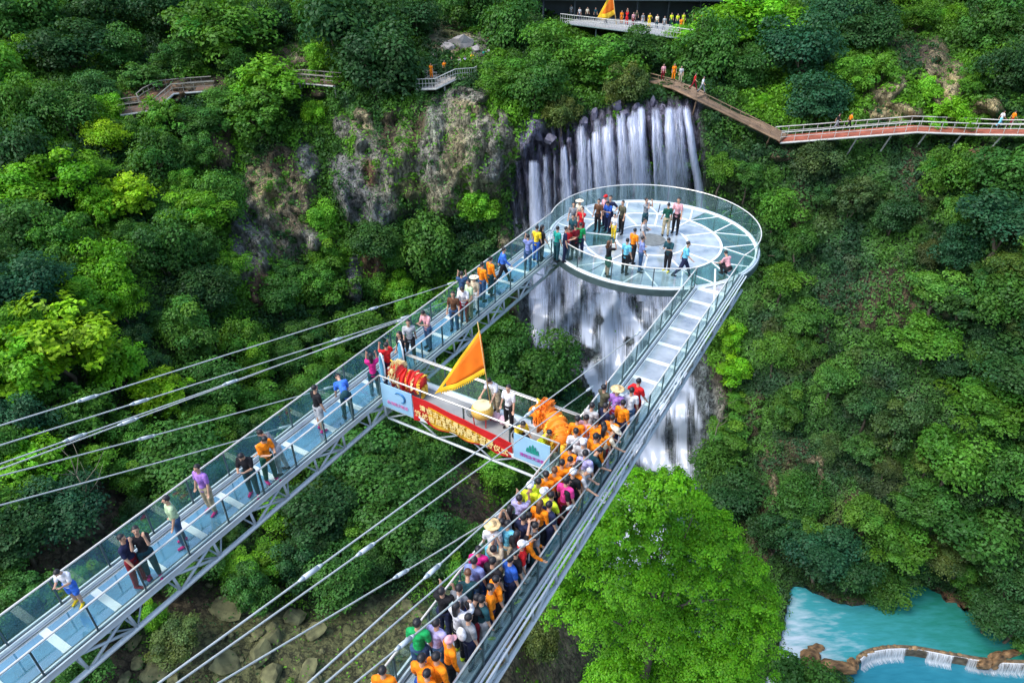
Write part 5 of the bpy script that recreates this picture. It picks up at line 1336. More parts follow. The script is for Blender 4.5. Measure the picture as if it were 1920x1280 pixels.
    return dict(body=body, shirt=shirt, longshirt=longs, trousers=trou, shorts=shorts, shoes=shoes, hair=hairm(False), longhair=hairm(True), cap=capm, hat=brim, bag=bagm, headz=J['head'].z, heady=J['head'].y)
POSES = {
 'stand': pose('stand', 1, (3, 4), (-3, 3), (8, 9, 14), (2, 9, 12)),
 'walk': pose('walk', 4, (26, 8), (-20, 22), (-22, 7, 14), (24, 7, 28)),
 'photo': pose('photo', -3, (4, 4), (-4, 3), (72, 8, 108), (72, 8, 108), -6),
 'raise': pose('raise', -4, (3, 3), (-4, 4), (160, 14, 24), (158, 14, 26), -14),
 'lean': pose('lean', 24, (4, 4), (-8, 4), (48, 12, 30), (50, 12, 28), 14),
 'down': pose('down', 6, (5, 6), (-3, 3), (32, 6, 82), (30, 6, 84), 30),
 'hip': pose('hip', 0, (4, 3), (-2, 2), (-14, 40, 84), (14, 10, 18)),
 'bow': pose('bow', 62, (8, 14), (2, 10), (62, 10, 20), (58, 10, 26), 6),
 'crouch': pose('crouch', 26, (104, 132), (96, 126), (52, 12, 40), (50, 12, 46), 4, .10, .38),
 'wave': pose('wave', 0, (4, 4), (-4, 4), (6, 10, 14), (118, 18, 30), -4),
}
C_ = dict(navy=(.012,.018,.06), black=(.012,.012,.016), white=(.75,.77,.82), lilac=(.42,.40,.72), peri=(.22,.28,.60), grey=(.22,.24,.27), lgrey=(.45,.47,.50), khaki=(.42,.36,.24), beige=(.60,.50,.36),
 red=(.62,.015,.02), dred=(.22,.01,.02), orange=(.95,.26,.008), pink=(.72,.05,.28), magenta=(.62,.02,.22), rose=(.70,.36,.40), green=(.01,.36,.10), dgreen=(.01,.09,.06), teal=(.015,.32,.27), lime=(.66,.80,.03), yellow=(.85,.62,.03),
 blue=(.02,.09,.42), rblue=(.05,.18,.70), lblue=(.15,.55,.75), denim=(.035,.09,.20), dteal=(.01,.06,.08), brown=(.11,.05,.025), cream=(.80,.72,.55), camo=(.08,.08,.05), pgreen=(.45,.62,.38), purple=(.36,.18,.58), straw=(.68,.50,.26), skin=(.5,.3,.2))
YF = 'lime'
def person(p, rz, top, bottom, posen, label, group=None, hair='black', hat=None, shoe='black', long=False, shorts=False, sleeves=False, bag=None, s=1.0):
    P = POSES[posen]
    r = empty('person', p, rz); r.scale = (s, s, s)
    def add(nm, me, col=None):
        o = link(nm, me, r)
        if col is not None: c = C_[col] if isinstance(col, str) else col; o.color = (*c, 1)
        return o
    add('body', P['body'])
    add('shirt', P['longshirt' if sleeves else 'shirt'], top)
    if shorts: add('shorts', P['shorts'], bottom)
    else: add('trousers', P['trousers'], bottom)
    for m_ in P['shoes']: add('shoe', m_, shoe)
    add('hair', P['longhair' if long else 'hair'], hair)
    if hat: add(hat[0], P[hat[0]], hat[1])
    if bag: add('backpack', P['bag'], bag)
    tag(r, label, 'person', group); return r
def byhead(hx, hy, face, top, bottom, posen, label, group, z0=0.0, s=1.06, lim=None, **kw):
    """place by the pixel of the head; face: degrees in the bridge frame, 0 = towards the platform, 90 = to the right"""
    P = POSES[posen]; h = onz(hx, hy, z0 + P['headz'] * s)
    rz = -TH - R(face); d = Vector((-math.sin(rz), math.cos(rz), 0)) * P['heady'] * s
    p = h - d; p.z = z0
    if lim:
        u, v = toB(p); u = min(max(u, lim[0]), lim[1]); p = B(u, v, z0)
    return person(p, rz, top, bottom, posen, label, group, s=s, **kw)
GL, GP, GX_, GR = 'visitors on the left walkway', 'visitors on the round platform', 'people on the cross bridge', 'crowd on the right walkway'
LL, RL = (UL0 + .28, UL1 - .28), (UR0 + .30, UR1 - .30)
for a in [
 (107,1073,150,'white','rblue','down','child in white top and blue shorts with yellow overshoes, nearest on the left walkway',dict(s=.88,shorts=True,shoe='yellow')),
 (228,1008,60,'navy','dred','hip','person in navy shirt and dark red trousers looking up beside the black clad photographer',dict(shoe='dred',long=False)),
 (278,1008,120,'black','dteal','photo','person in black raising a camera beside the navy shirted one on the left walkway',dict(shoe='magenta')),
 (311,936,200,'pgreen','denim','stand','person in pale green blouse and jeans at the outer glass of the left walkway',dict(shoe='magenta')),
 (369,877,170,'purple','khaki','stand','person in purple patterned shirt and khaki trousers on the left walkway',dict(shoe='magenta')),
 (457,858,150,'black','dteal','down','man in black printed tee looking down beside the man in orange',dict(shoe='magenta')),
 (489,812,230,'grey','lgrey','lean','person in grey half hidden behind the man in orange',dict()),
 (502,827,100,'orange','dgreen','down','man in orange shirt and dark green trousers alone on the left walkway',dict(shoe='magenta',s=1.12)),
 (590,727,10,'black','lgrey','stand','person in black tee and pale shorts seen from behind, left of the bent blue visitor',dict(shorts=True,shoe='magenta')),
 (641,709,300,'rblue','dteal','bow','visitor in royal blue bent over by the outer railing',dict()),
 (695,667,320,'magenta','dteal','photo','person in a magenta vest left of the blue oval board',dict(long=True)),
 (725,647,300,'red','navy','photo','person in red top and navy trousers behind the red lion costume',dict()),
 (748,626,200,'black','black','stand','person in black holding the second blue oval board',dict(long=True)),
 (765,604,140,'lgrey','black','walk','person in pale grey shirt striding behind the one in black',dict()),
 (793,587,190,'rose','denim','down','person in pale pink shirt and dark jeans alone behind the lion costume',dict()),
 (849,551,160,'brown','denim','stand','person in grey and brown near the upper stay cable end',dict(long=True)),
 (865,513,330,'denim','lgrey','photo','person in denim blue top leaning at the outer rail, left of the two orange shirts',dict()),
 (889,521,180,'beige','white','stand','person in beige with a cream hat in front of the first orange shirt',dict(hat=('hat','cream'),s=1.0)),
 (904,496,10,'orange','denim','stand','orange shirted person in blue jeans, left one of the pair on the left walkway',dict(sleeves=True)),
 (920,486,20,'orange','dteal','stand','orange shirted person, right one of the pair on the left walkway',dict(sleeves=True)),
 (945,468,50,'rblue','black','walk','person in royal blue jacket striding towards the platform',dict(sleeves=True)),
 (917,540,200,'pgreen','khaki','stand','person in pale green shirt below the orange pair',dict()),
 (875,545,160,'white','dred','down','person in white with dark red trousers below the orange pair',dict()),
 (990,443,340,'peri','denim','photo','person in grey blue shirt left of the yellow one near the platform',dict()),
 (1007,427,0,'yellow','blue','stand','person in yellow shirt leaning at the rail before the platform',dict()),
 (1034,430,40,'black','black','hip','person in black at the inner corner of walkway and platform',dict(long=True))]:
    *b_, label, kw = a
    if 's' not in kw: kw['s'] = 1.08
    byhead(*b_, label, GL, lim=LL, **kw)
for a in [
 (1046,428,20,'teal','dteal','stand','person in teal at the mouth of the left walkway',{}),(1062,429,60,'navy','navy','stand','person in navy between the teal and the red shirts',{}),(1070,431,90,'red','denim','down','person in red at the left edge of the platform',{}),
 (1079,424,300,'dred','black','stand','person in dark red behind the red shirt at the platform edge',{}),(1089,421,330,'green','navy','stand','person in bright green shirt and navy trousers on the platform',{}),(1092,392,180,'red','dred','photo','person in pinkish red left on the platform',dict(long=True)),
 (1087,378,200,'cream','lgrey','stand','person in cream with a pale hat near the left rail of the platform',dict(hat=('hat','cream'))),(1076,383,160,'grey','grey','stand','person in grey at the far left rail of the platform',{}),(1075,406,190,'dteal','navy','stand','person in dark teal left of the green shirt',{}),
 (1123,377,180,'brown','black','stand','person in brown left of the navy pair on the platform',{}),(1136,369,200,'rose','navy','stand','person with a red cap behind the navy pair',dict(hat=('cap','red'))),(1145,371,170,'navy','navy','hip','tall person in navy, right one of the pair at the back',dict(s=1.16)),
 (1139,381,190,'blue','navy','down','person in dark blue, left one of the pair at the back',{}),(1168,380,200,'camo','black','stand','person in dark olive and black standing right of the navy pair',{}),(1212,375,100,'grey','dteal','photo','person in grey with a camera at the far rail of the platform',dict(shorts=True)),
 (1209,413,90,'lgrey','grey','hip','person in light grey behind the dark centre disc',{}),(1153,404,190,'white','yellow','stand','child in white and yellow beneath the navy pair',dict(s=.82)),(1191,432,20,'orange','black','stand','person in orange shirt and black trousers on the platform',{}),
 (1177,451,10,'lblue','black','stand','person in light blue tee seen from behind near the orange shirt',{}),(1206,447,60,'peri','denim','hip','person in grey blue shirt and jeans right of the light blue tee',{}),(1142,455,30,'black','dgreen','photo','woman in black top and dark green skirt at the near railing',dict(long=True,hair='brown',shorts=True)),
 (1254,384,330,'dgreen','khaki','stand','person in dark green at the far rail, left of the pink shirt',{}),(1273,375,180,'rose','black','stand','person in pale pink shirt and black trousers at the far rail',dict(s=1.15)),(1254,450,190,'dteal','black','down','person in black right of the centre disc',dict(shoe='yellow')),
 (1291,457,70,'lblue','navy','walk','person in checked blue shirt walking towards the right walkway',dict(s=1.1)),(1361,474,300,'rose','black','crouch','person crouching at the right end of the platform beside the railing',{})]:
    *b_, label, kw = a
    if 's' not in kw: kw['s'] = 1.06
    byhead(*b_, label, GP, **kw)
LX = None
for a in [
 (917,714,185,'white','khaki','lean','drummer in white tee and khaki trousers behind the golden drum',{}),(953,727,180,'white','black','stand','person in white printed tee and black trousers right of the drum',{}),
 (981,795,120,'yellow','black','crouch','crouching person in yellow shirt left of the orange lion costume',{}),(1030,811,100,'lime','yellow','crouch','crouching person in lime shirt under the orange lion costume',{})]:
    *b_, label, kw = a; kw.setdefault('s', 1.06); byhead(*b_, label, GX_, **kw)
# the crowd
CR = [
 (1133,726,20,'camo','black','photo','person in camouflage top at the inner rail, head of the crowd',{}),(1158,731,0,'purple','dred','stand','person in lilac top under a wide straw hat',dict(hat=('hat','straw'),s=1.1)),(1189,733,340,'white','denim','stand','person in white between the straw hat and the red top',{}),(1213,719,20,'red','dred','hip','person in red top farthest along the crowded walkway',{}),
 (1110,760,0,'lgrey','denim','stand','person in pale grey with black hair left of the straw hat',{}),(1178,758,10,'orange','navy','stand','orange shirted person right below the lilac top',dict(sleeves=True)),(1136,761,30,'navy','black','stand','person in navy under the camouflage top',{}),
 (1083,785,350,'orange','dred','stand','orange shirted person at the inner corner by the lion costume',dict(sleeves=True)),(1100,783,10,'rose','grey','stand','person in faded pink behind the corner orange shirt',{}),(1116,791,0,'orange','navy','stand','orange shirted person next to the navy one behind the corner',dict(sleeves=True)),
 (1132,796,20,'orange','black','stand','orange shirted person in the second row behind the straw hat',{}),(1158,786,0,'orange','navy','hip','orange shirted person leaning out at the middle of the walkway',dict(sleeves=True)),(1147,808,10,'orange','dred','stand','orange shirted person in front of the hand on hip one',dict(long=True)),
 (1080,808,340,'white','navy','stand','person in white shirt with black hair at the inner rail, right of the mountain sign',{}),(1094,829,0,'lgrey','black','stand','person with a white cap in the middle of the orange group',dict(hat=('cap','white'))),(1118,818,15,'orange','black','stand','broad orange shirted person in the centre of the orange group',dict(s=1.16,sleeves=True)),
 (1161,810,50,'cream','camo','lean','person with beige sun hat leaning on the outer rail',dict(hat=('hat','cream'))),(1144,828,30,'navy','navy','stand','person in navy with printed back near the outer rail',{}),(1069,839,0,'orange','navy','stand','orange shirted person just below the mountain sign',{}),
 (1054,867,350,'orange','black','stand','black haired orange shirt at the inner rail below the mountain sign',dict(sleeves=True)),(1069,862,10,'orange','dred','down','orange shirted person bowing over a phone, inner side',{}),(1113,855,0,'lilac','lgrey','stand','person in lilac grey shirt seen from behind near the outer rail',dict(s=1.12)),
 (1132,847,40,'dteal','dteal','lean','person in very dark green top bending to the outer rail',{}),(1040,881,350,'orange','navy','stand','orange shirted person with brown hair over the lime pair',dict(sleeves=True,hair='brown')),(1024,889,340,'orange','black','stand','orange shirted person at the inner rail over the lime pair',{}),
 (1080,877,10,'orange','camo','stand','orange shirted person left of the white capped head',{}),(1094,872,20,'beige','orange','stand','person in beige between the orange shirt and the lilac grey one',{}),(1091,891,0,'black','black','stand','person in black with a white cap near the outer rail',dict(hat=('cap','white'))),
 (1108,884,70,'lgrey','grey','lean','grey haired person in grey leaning over the outer rail',dict(hair='lgrey')),(994,910,350,'lime','black','stand','person in lime jacket with a white cap at the inner rail',dict(hat=('cap','white'),sleeves=True,s=1.12)),(1010,902,0,'lime','navy','stand','person in lime jacket behind the white capped one',dict(sleeves=True)),
 (1019,921,10,'lime','lgrey','stand','person with white helmet like cap between the lime jackets',dict(hat=('cap','white'))),(1063,900,5,'pink','dred','stand','person in bright pink shirt in the middle of the crowd',dict(s=1.12)),(1074,907,50,'black','black','stand','person in black to the right of the bright pink shirt',{}),
 (1034,928,20,'lime','dteal','hip','person in lime shirt above the brown haired orange one',{}),(1013,943,0,'orange','black','stand','orange shirted person with long brown hair',dict(long=True,hair='brown',sleeves=True,s=1.12)),(1040,950,20,'navy','navy','stand','person in navy right of the long brown hair',dict(s=1.1)),
 (974,933,350,'lilac','navy','photo','person in lilac white shirt raising a phone at the inner rail',{}),(956,953,340,'black','camo','stand','dark haired person in black at the inner rail',dict(long=True)),(982,969,10,'navy','navy','stand','person in navy with rounded back in the middle of the walkway',dict(s=1.12)),
 (942,977,350,'grey','white','raise','person raising both arms with a phone at the inner rail',{}),(923,985,340,'white','lblue','stand','person with a tan hat and blue white shirt at the inner rail',dict(hat=('hat','straw'))),(952,981,0,'lblue','beige','stand','person in pale blue and white beside the tan hat',{}),
 (970,1001,10,'black','black','wave','person in black lifting one arm in the middle of the walkway',dict(long=True)),(991,967,20,'rose','grey','down','person in pinkish white between two navy backs',{}),(1034,998,40,'grey','dteal','stand','person in dark grey leaning at the outer rail behind the orange one',{}),
 (1004,1006,60,'orange','black','lean','orange shirted person bending above the white cap near the outer rail',dict(sleeves=True)),(1016,1037,50,'red','white','stand','person in red with a white cap at the outer rail',dict(hat=('cap','white'))),(897,1030,340,'magenta','blue','stand','person in rose red with blue sleeves at the inner rail',{}),
 (926,1028,0,'beige','khaki','raise','person in beige raising arms in the middle of the walkway',{}),(889,1050,350,'peri','denim','stand','person in periwinkle shirt at the inner rail',dict(s=1.12)),(924,1051,10,'black','black','stand','person all in black beside the periwinkle shirt',dict(s=1.12)),
 (965,1051,20,'blue','navy','stand','person in blue printed tee near the outer rail',dict(s=1.1)),(877,1074,330,'dteal','denim','lean','brown haired person in dark teal leaning at the inner rail',dict(hair='brown')),(980,1040,30,'black','dteal','stand','person in black just behind the blue printed tee',{}),
 (947,1094,30,'orange','black','stand','orange shirted person between the blue tee and another orange one',{}),(825,1106,350,'black','navy','photo','person in black printed tee with a camera at the inner rail',{}),(861,1102,0,'grey','blue','stand','person in grey patterned shirt right of the black printed tee',{}),
 (894,1121,10,'black','dred','down','person in black with red hair band in the middle',{}),(856,1135,5,'white','black','photo','woman in white blouse and black trousers with yellow overshoes',dict(shoe='lime',long=True,sleeves=True,s=1.14)),(944,1113,60,'orange','navy','stand','orange shirted person leaning at the outer rail, nearer one',dict(sleeves=True)),
 (918,1130,20,'dteal','lgrey','stand','person in dark grey blue right of the red hair band',{}),(782,1167,340,'green','denim','stand','man in bright green polo shirt at the inner rail',dict(s=1.18)),(818,1167,0,'lilac','denim','stand','person in lilac white shirt and jeans beside the green polo',dict(s=1.12)),
 (843,1200,30,'orange','black','stand','orange shirted person with a white and red cap',dict(hat=('cap','rose'),sleeves=True)),(890,1163,20,'grey','navy','stand','person in grey with a white bag on the back near the outer rail',dict(bag='white')),(791,1233,350,'orange','blue','stand','broad orange shirted person at the bottom edge, left one',dict(s=1.18,sleeves=True)),
 (832,1238,10,'orange','navy','stand','broad orange shirted person at the bottom edge, right one',dict(s=1.18,sleeves=True)),(813,1269,0,'orange','navy','stand','orange shirted person cut by the bottom edge between the two broad ones',dict(s=1.1)),(717,1256,335,'orange','navy','stand','orange shirted person outside the inner rail line at the bottom edge',dict(s=1.12))]
for i_, a in enumerate(CR):
    *b_, label, kw = a
    kw.setdefault('s', 1.08)
    if random.random() < .3: kw.setdefault('shoe', 'lime')
    byhead(*b_, label, GR, lim=(RL[0] - (.3 if a[0] == 717 else 0), RL[1]), **kw)
# ------------------------------------------------------------------ things on the cross bridge
def paint2(k, c, r=.6): M[k] = paint(k, c, r, 0, .12, 3, .15)
paint2('drumgold', (.80, .52, .10)); paint2('drumskin', (.85, .74, .40)); paint2('liored', (.70, .02, .015)); paint2('lioor', (.90, .25, .01)); paint2('liocream', (.85, .70, .35)); paint2('lioye', (.85, .55, .05)); paint2('fluff', (.82, .78, .70)); paint2('boardblue', (.10, .42, .65)); paint2('boardrim', (.80, .86, .90)); paint2('pinkball', (.72, .50, .60))
dp = onz(905, 792, 0)
dr = empty('drum', dp); mb = MB()
prof = [(.0, .30), (.30, .32), (.37, .42), (.39, .55), (.36, .68), (.31, .76)]
bm = mb.bm; rings = [[bm.verts.new((r_ * math.cos(k / 28 * 2 * PI), r_ * math.sin(k / 28 * 2 * PI), z)) for k in range(28)] for r_, z in prof[1:]]
for a, b_ in zip(rings[:-1], rings[1:]):
    for k in range(28): bm.faces.new((a[k], a[(k + 1) % 28], b_[(k + 1) % 28], b_[k]))
bm.faces.new(rings[0][::-1]); mb.build('drum_body', M['drumgold'], dr, True)
mb = MB(); bmesh.ops.create_cone(mb.bm, cap_ends=True, segments=28, radius1=.315, radius2=.30, depth=.03, matrix=Matrix.Translation((0, 0, .77))); mb.build('drumhead', M['drumskin'], dr)
for k in range(4):
    a = k * PI / 2 + .4; MB().tube((.34 * math.cos(a), .34 * math.sin(a), .5), (.30 * math.cos(a), .30 * math.sin(a), 0), .02).build('leg', M['liored'], dr)
mb = MB(); 
for k in range(24):
    a = k / 24 * 2 * PI; mb.ball((.325 * math.cos(a), .325 * math.sin(a), .735), .012, 1)
mb.build('stud_ring', M['feature'], dr)
tag(dr, 'round golden drum with pale skin standing on the cross bridge', 'drum')
gp = onz(886, 776, 0); gg = empty('gong', gp); mb = MB(); bmesh.ops.create_cone(mb.bm, cap_ends=True, segments=24, radius1=.17, radius2=.15, depth=.05, matrix=Matrix.Translation((0, 0, .12)) @ Matrix.Rotation(.3, 4, 'X')); mb.build('gong_disc', M['disc'], gg)
MB().path([(.2 * math.cos(a), .2 * math.sin(a), .09 + .06 * math.sin(a)) for a in np.linspace(0, 6.0, 20)], .012, 6).build('gong_rim', M['dark'], gg)
tag(gg, 'dark round gong lying left of the golden drum', 'gong')
for n_, (px, py, lab) in enumerate(((930, 781, 'pale pink cloth ball right of the golden drum, left one of three'), (944, 787, 'pink and white cloth ball in the middle of the three'), (957, 792, 'large pale lilac cloth ball below the second white tee'))):
    p = onz(px, py, .14); o = MB(); o.ball((0, 0, 0), .17 if n_ < 2 else .21, 3)
    for v in o.bm.verts: v.co *= 1 + .12 * math.sin(v.co.x * 40 + n_) * math.sin(v.co.z * 37)
    b_ = o.build('cloth_ball', M['pinkball'] if n_ < 2 else M['fluff'], None, True); b_.location = p; tag(b_, lab, 'cloth ball', 'cloth balls beside the drum')
def oval(px, py, lab, h=.62, w=.23):
    c = onz(px, py, .95); r = empty('oval_board', c, -TH - .5); mb = MB(); bm = mb.bm
    pts = [Vector((w * math.cos(a), 0, h * math.sin(a) * (1 if math.sin(a) > 0 else .85))) for a in np.linspace(0, 2 * PI, 33)[:-1]]
    mb.prism([p * .86 - Vector((0, .035, 0)) for p in pts], (0, .07, 0)); mb.build('face', M['boardblue'], r)
    MB().path(pts, .03, 6, True).build('rim', M['boardrim'], r, True)
    tag(r, lab, 'board', 'blue oval boards')
oval(717, 690, 'blue oval board with white rim at the near corner of the cross bridge'); oval(752, 666, 'pale blue oval board behind the red lion costume')
def lion(px, py, pts, fur, trim, mane, label, s=1.0, head_px=None):
    """pts: spine pixels from head to tail with heights"""
    P = [onz(x, y, z) for x, y, z in pts]; r = empty('lion_costume', Vector((P[0].x, P[0].y, 0))); o_ = r.location.copy()
    P = [p - o_ for p in P]
    rg = random.Random(px)
    # draped, shaggy body
    mb = MB(); n = 14; dense = []
    for i in range(len(P) - 1):
        for k in range(n): dense.append(P[i].lerp(P[i + 1], k / n))
    rad = [(.30 + .05 * math.sin(i * .9)) * s for i in range(len(dense))]
    mb.path(dense, rad, 16)
    for v in mb.bm.verts:
        f = float(fbm(v.co.x * 5, v.co.y * 5, v.co.z * 5, 2, 3)); v.co += Vector((f, f * .6, f * .8)) * .09 * s
        if v.co.z < P[0].z * .7: v.co.z = v.co.z * .6
    mb.build('body_cloth', M[fur], r, True)
    V, F, T = [], [], []
    def tufts(name, mat, base, cnt, L, col_r):
        mb = MB()
        for k in range(cnt):
            i = rg.randrange(len(base)); a = rg.uniform(-.6, 3.74); t = (base[min(i + 1, len(base) - 1)] - base[max(i - 1, 0)]).normalized(); x = t.cross(Vector((0, 0, 1))).normalized()
            d = x * math.cos(a) + Vector((0, 0, 1)) * math.sin(a); q0 = base[i] + d * col_r * .95; q1 = q0 + d * L * .5 + t * rg.uniform(-.04, .08) - Vector((0, 0, L * .35)); sd = t * .03
            mb.prism([q0 - sd, q0 + sd, q1], d * .01)
        mb.build(name, M[mat], r)
    rows = [dense[int(len(dense) * f):int(len(dense) * f) + 3] for f in (.25, .5, .75, .95)]
    for i, rw in enumerate(rows): tufts('trim_fringe', trim if i % 2 else mane, rw, 90, .16 * s, .30 * s)
    # head: muzzle, brow, eyes, ears, horn, mane
    h = P[0] + Vector((0, 0, .10)); d = (P[0] - P[1]); d.z = 0; d.normalize(); sd = Vector((-d.y, d.x, 0))
    hd = empty('head', h, 0); hd.parent = r
    mb = MB(); mb.ball((0, 0, 0), .30 * s, 3); mb.ball(d * .22 * s - Vector((0, 0, .05)), (.2 * s, .2 * s, .15 * s), 3)
    mb.build('skull', M[fur], hd, True)
    for q_ in (-1, 1):
        mb = MB(); mb.ball(d * .2 * s + sd * q_ * .13 * s + Vector((0, 0, .15 * s)), .065 * s, 2); e = mb.build('eye', M['fluff'], hd, True)
        mb = MB(); mb.ball(sd * q_ * .27 * s + Vector((0, 0, .16 * s)), (.07 * s, .07 * s, .12 * s), 2); mb.build('ear', M[mane], hd, True)
        mb = MB(); mb.ball(d * .25 * s + sd * q_ * .135 * s + Vector((0, 0, .155 * s)), .03 * s, 2); mb.build('pupil', M['feature'], hd, True)
    mb = MB(); mb.path([d * .1 * s + Vector((0, 0, .26 * s)), d * .13 * s + Vector((0, 0, .38 * s)), d * .2 * s + Vector((0, 0, .42 * s))], [.05 * s, .04 * s, .02 * s], 8); mb.build('horn', M[trim], hd, True)
    mb = MB(); mb.path([d * .34 * s + sd * x * s - Vector((0, 0, .13 * s)) for x in (-.15, -.07, .07, .15)], .035 * s, 8); mb.build('mouth', M[trim], hd, True)
    mb = MB()
    for k in range(260):
        a = rg.uniform(0, 2 * PI); b2 = rg.uniform(-.1, .35); dd = (sd * math.cos(a) + Vector((0, 0, 1)) * math.sin(a)); q0 = dd * .28 * s + d * (.08 - b2 * .7) * s; q1 = q0 + dd * .15 * s - d * .05 * s; t_ = d.cross(dd) * .028
        mb.prism([q0 - t_, q0 + t_, q1], d * .012)
    mb.build('mane', M[mane], hd)
    for i_ in (1, len(P) - 1):
        for q_ in (-1, 1):
            b_ = P[i_] + sd * q_ * .1; mb = MB(); mb.tube(b_ + Vector((0, 0, -.1)), Vector((b_.x, b_.y, .07)), .075 * s, .06 * s, 10); mb.ball(Vector((b_.x, b_.y, .06)) + d * .05, (.1, .12, .06), 2); mb.build('leg', M[trim], r, True)
    return tag(r, label, 'lion costume')
lion(748, 695, [(744,700,.75),(757,708,.65),(774,712,.6),(795,720,.55)], 'liored', 'lioye', 'liocream', 'red lion dance costume with cream and gold frills by the left end of the banner', 1.05)
lion(1020, 775, [(1018,778,.85),(1035,786,.8),(1048,805,.75),(1058,828,.7)], 'lioor', 'lioye', 'lioor', 'orange lion dance costume curving along the right end of the cross bridge', 1.2)

# ------------------------------------------------------------------ plank walkways on the far side
def TYs(px, py, off): return float(surf(np.float64(px), np.float64(py), TY)) - off
def walkway(name, pts, depth, deck, label, rail=None, railh=1.05, legs=3.0, legevery=3.2, pick=.14, back=(0, 1), railm='whitepost', backrail=True, legtilt=0.0):
    """pts: front edge as (px, py, Y)"""
    P = [at(*p) for p in pts]; root = empty(name, P[0]); o_ = P[0].copy(); P = [p - o_ for p in P]
    bk = Vector((back[0], back[1], 0)).normalized()
    # densify
    D = []
    for a, b_ in zip(P[:-1], P[1:]):
        L = (b_ - a).length; n = max(1, int(L / 1.2))
        for k in range(n): D.append(a.lerp(b_, k / n))
    D.append(P[-1])
    nr = []
    for i, p in enumerate(D):
        t = (D[min(i + 1, len(D) - 1)] - D[max(0, i - 1)]); t.z = 0; t.normalize(); n_ = Vector((-t.y, t.x, 0))
        if n_.dot(bk) < 0: n_ = -n_
        nr.append(n_)
    mb = MB(); bm = mb.bm; prev = None
    for p, n_ in zip(D, nr):
        q_ = [bm.verts.new(p + v) for v in (Vector((0, 0, 0)), n_ * depth, n_ * depth - Vector((0, 0, .22)), Vector((0, 0, -.22)))]
        if prev:
            for e in range(4): bm.faces.new((prev[e], prev[(e + 1) % 4], q_[(e + 1) % 4], q_[e]))
        else: bm.faces.new(q_)
        prev = q_
    bm.faces.new(prev[::-1]); mb.build('deck', M[deck], root)
    mb = MB(); mb.path([p - Vector((0, 0, .14)) - n_ * .05 for p, n_ in zip(D, nr)], .12, 6); mb.build('edge_beam', M[railm], root)
    if rail:
        for side in ((0, 1) if backrail else (0,)):
            E_ = [p + n_ * (.08 + side * (depth - .16)) for p, n_ in zip(D, nr)]
            mb = MB(); mb.path([p + Vector((0, 0, railh)) for p in E_], .06, 6); mb.path([p + Vector((0, 0, railh * .5)) for p in E_], .035, 6); mb.build('handrail', M[rail], root)
            mb = MB()
            for a, b_ in zip(E_[:-1], E_[1:]):
                L = (b_ - a).length; n = max(1, int(L / (pick * 2.4)))
                for k in range(n):
                    p = a.lerp(b_, k / n); mb.box(p + Vector((0, 0, railh / 2)), (.045, .045, railh))
            mb.build('balusters', M[rail], root)  # upright balusters of one railing gathered in one mesh
    if legs:
        acc = 0
        for i in range(1, len(D)):
            acc += (D[i] - D[i - 1]).length
            if acc > legevery:
                acc = 0; p = D[i] + nr[i] * .3
                MB().tube(p - Vector((0, 0, .1)), p - Vector((0, -legtilt, legs)) , .10, .09, 8).build('support_post', M[railm], root)
    return tag(root, label, 'walkway')
M['pathgrey'] = paint('path_edge', (.30, .29, .25), .7, 0, .2, 1.0, .2); M['darkwood'] = paint('dark_planks', (.12, .075, .05), .8, 0, .4, 1.2, .3)
W1 = walkway('plank_walkway', [(x, y, TYs(x, y, 3)) for x, y in ((225,214),(290,205),(325,174),(405,168))], 3.2, 'darkwood', 'brown stepped plank walkway with pale railing among the trees at the upper left', 'pathgrey', 1.0, 2.2, 4, .3)
W2 = walkway('plank_walkway', [(x, y, TYs(x, y, 3)) for x, y in ((490,160),(560,154),(625,160))], 2.6, 'darkwood', 'short straight brown plank walkway between the light tree and the dense dark tree', 'pathgrey', 1.0, 2.0, 4, .3)
W3 = walkway('curved_lookout', [(780,166,92),(817,165,91),(855,147,93.5),(890,144,96),(926,123,102.5)], 4.2, 'concrete', 'curved grey lookout deck with white railing on thin posts above the cliff', 'whitepost', 1.1, 6.5, 3.2, .16)
W4 = walkway('stairway', [(x, y, TYs(x, y, 3.6)) for x, y in ((1218,152),(1262,164),(1305,184),(1350,206),(1405,233),(1463,262))], 2.6, 'wood', 'brown plank stairway slanting down from the crest of the fall to the red walkway', 'wood', .9, 3.4, 4.2, .5, (.5, 1), 'wood', False, 1.5)
W5 = walkway('red_walkway', [(x, y, TYs(x, y, 3.0)) for x, y in ((1463,266),(1515,262),(1590,256),(1720,246),(1830,250),(1990,252))], 2.4, 'redwood', 'red plank walkway running along the cliff to the right edge on pale slanting posts', 'whitepost', 1.05, 3.6, 3.4, .5, (0, 1), 'whitepost', True, 2.0)
M['roof'] = paint('dark_roof', (.035, .06, .07), .5, 0, .2, .8, .3)
W6 = walkway('upper_terrace', [(1050,42,118.5),(1130,52,113.5),(1210,62,109.2),(1298,74,105.5)], 9.0, 'greydeck', 'wide grey terrace with white railing crowded with visitors on the top edge', 'whitepost', 1.2, 7.5, 6.5, .16, (0, 1), 'dark', False)
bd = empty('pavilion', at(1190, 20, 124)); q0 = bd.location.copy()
mb = MB(); mb.box((0, 4, -1.2), (32, 7, 6)); mb.build('wall', M['darkwall_shade'], bd)
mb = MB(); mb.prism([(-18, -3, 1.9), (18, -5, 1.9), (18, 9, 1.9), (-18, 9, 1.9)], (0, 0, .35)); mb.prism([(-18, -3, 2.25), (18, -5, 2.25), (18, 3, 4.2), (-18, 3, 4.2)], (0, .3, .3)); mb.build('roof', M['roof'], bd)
for k in range(7): MB().tube((-15 + k * 5, -2.6, -4), (-15 + k * 5, -2.6, 1.9), .16).build('column', M['darkwall_shade'], bd)
tag(bd, 'long dark pavilion behind the upper terrace', 'pavilion')
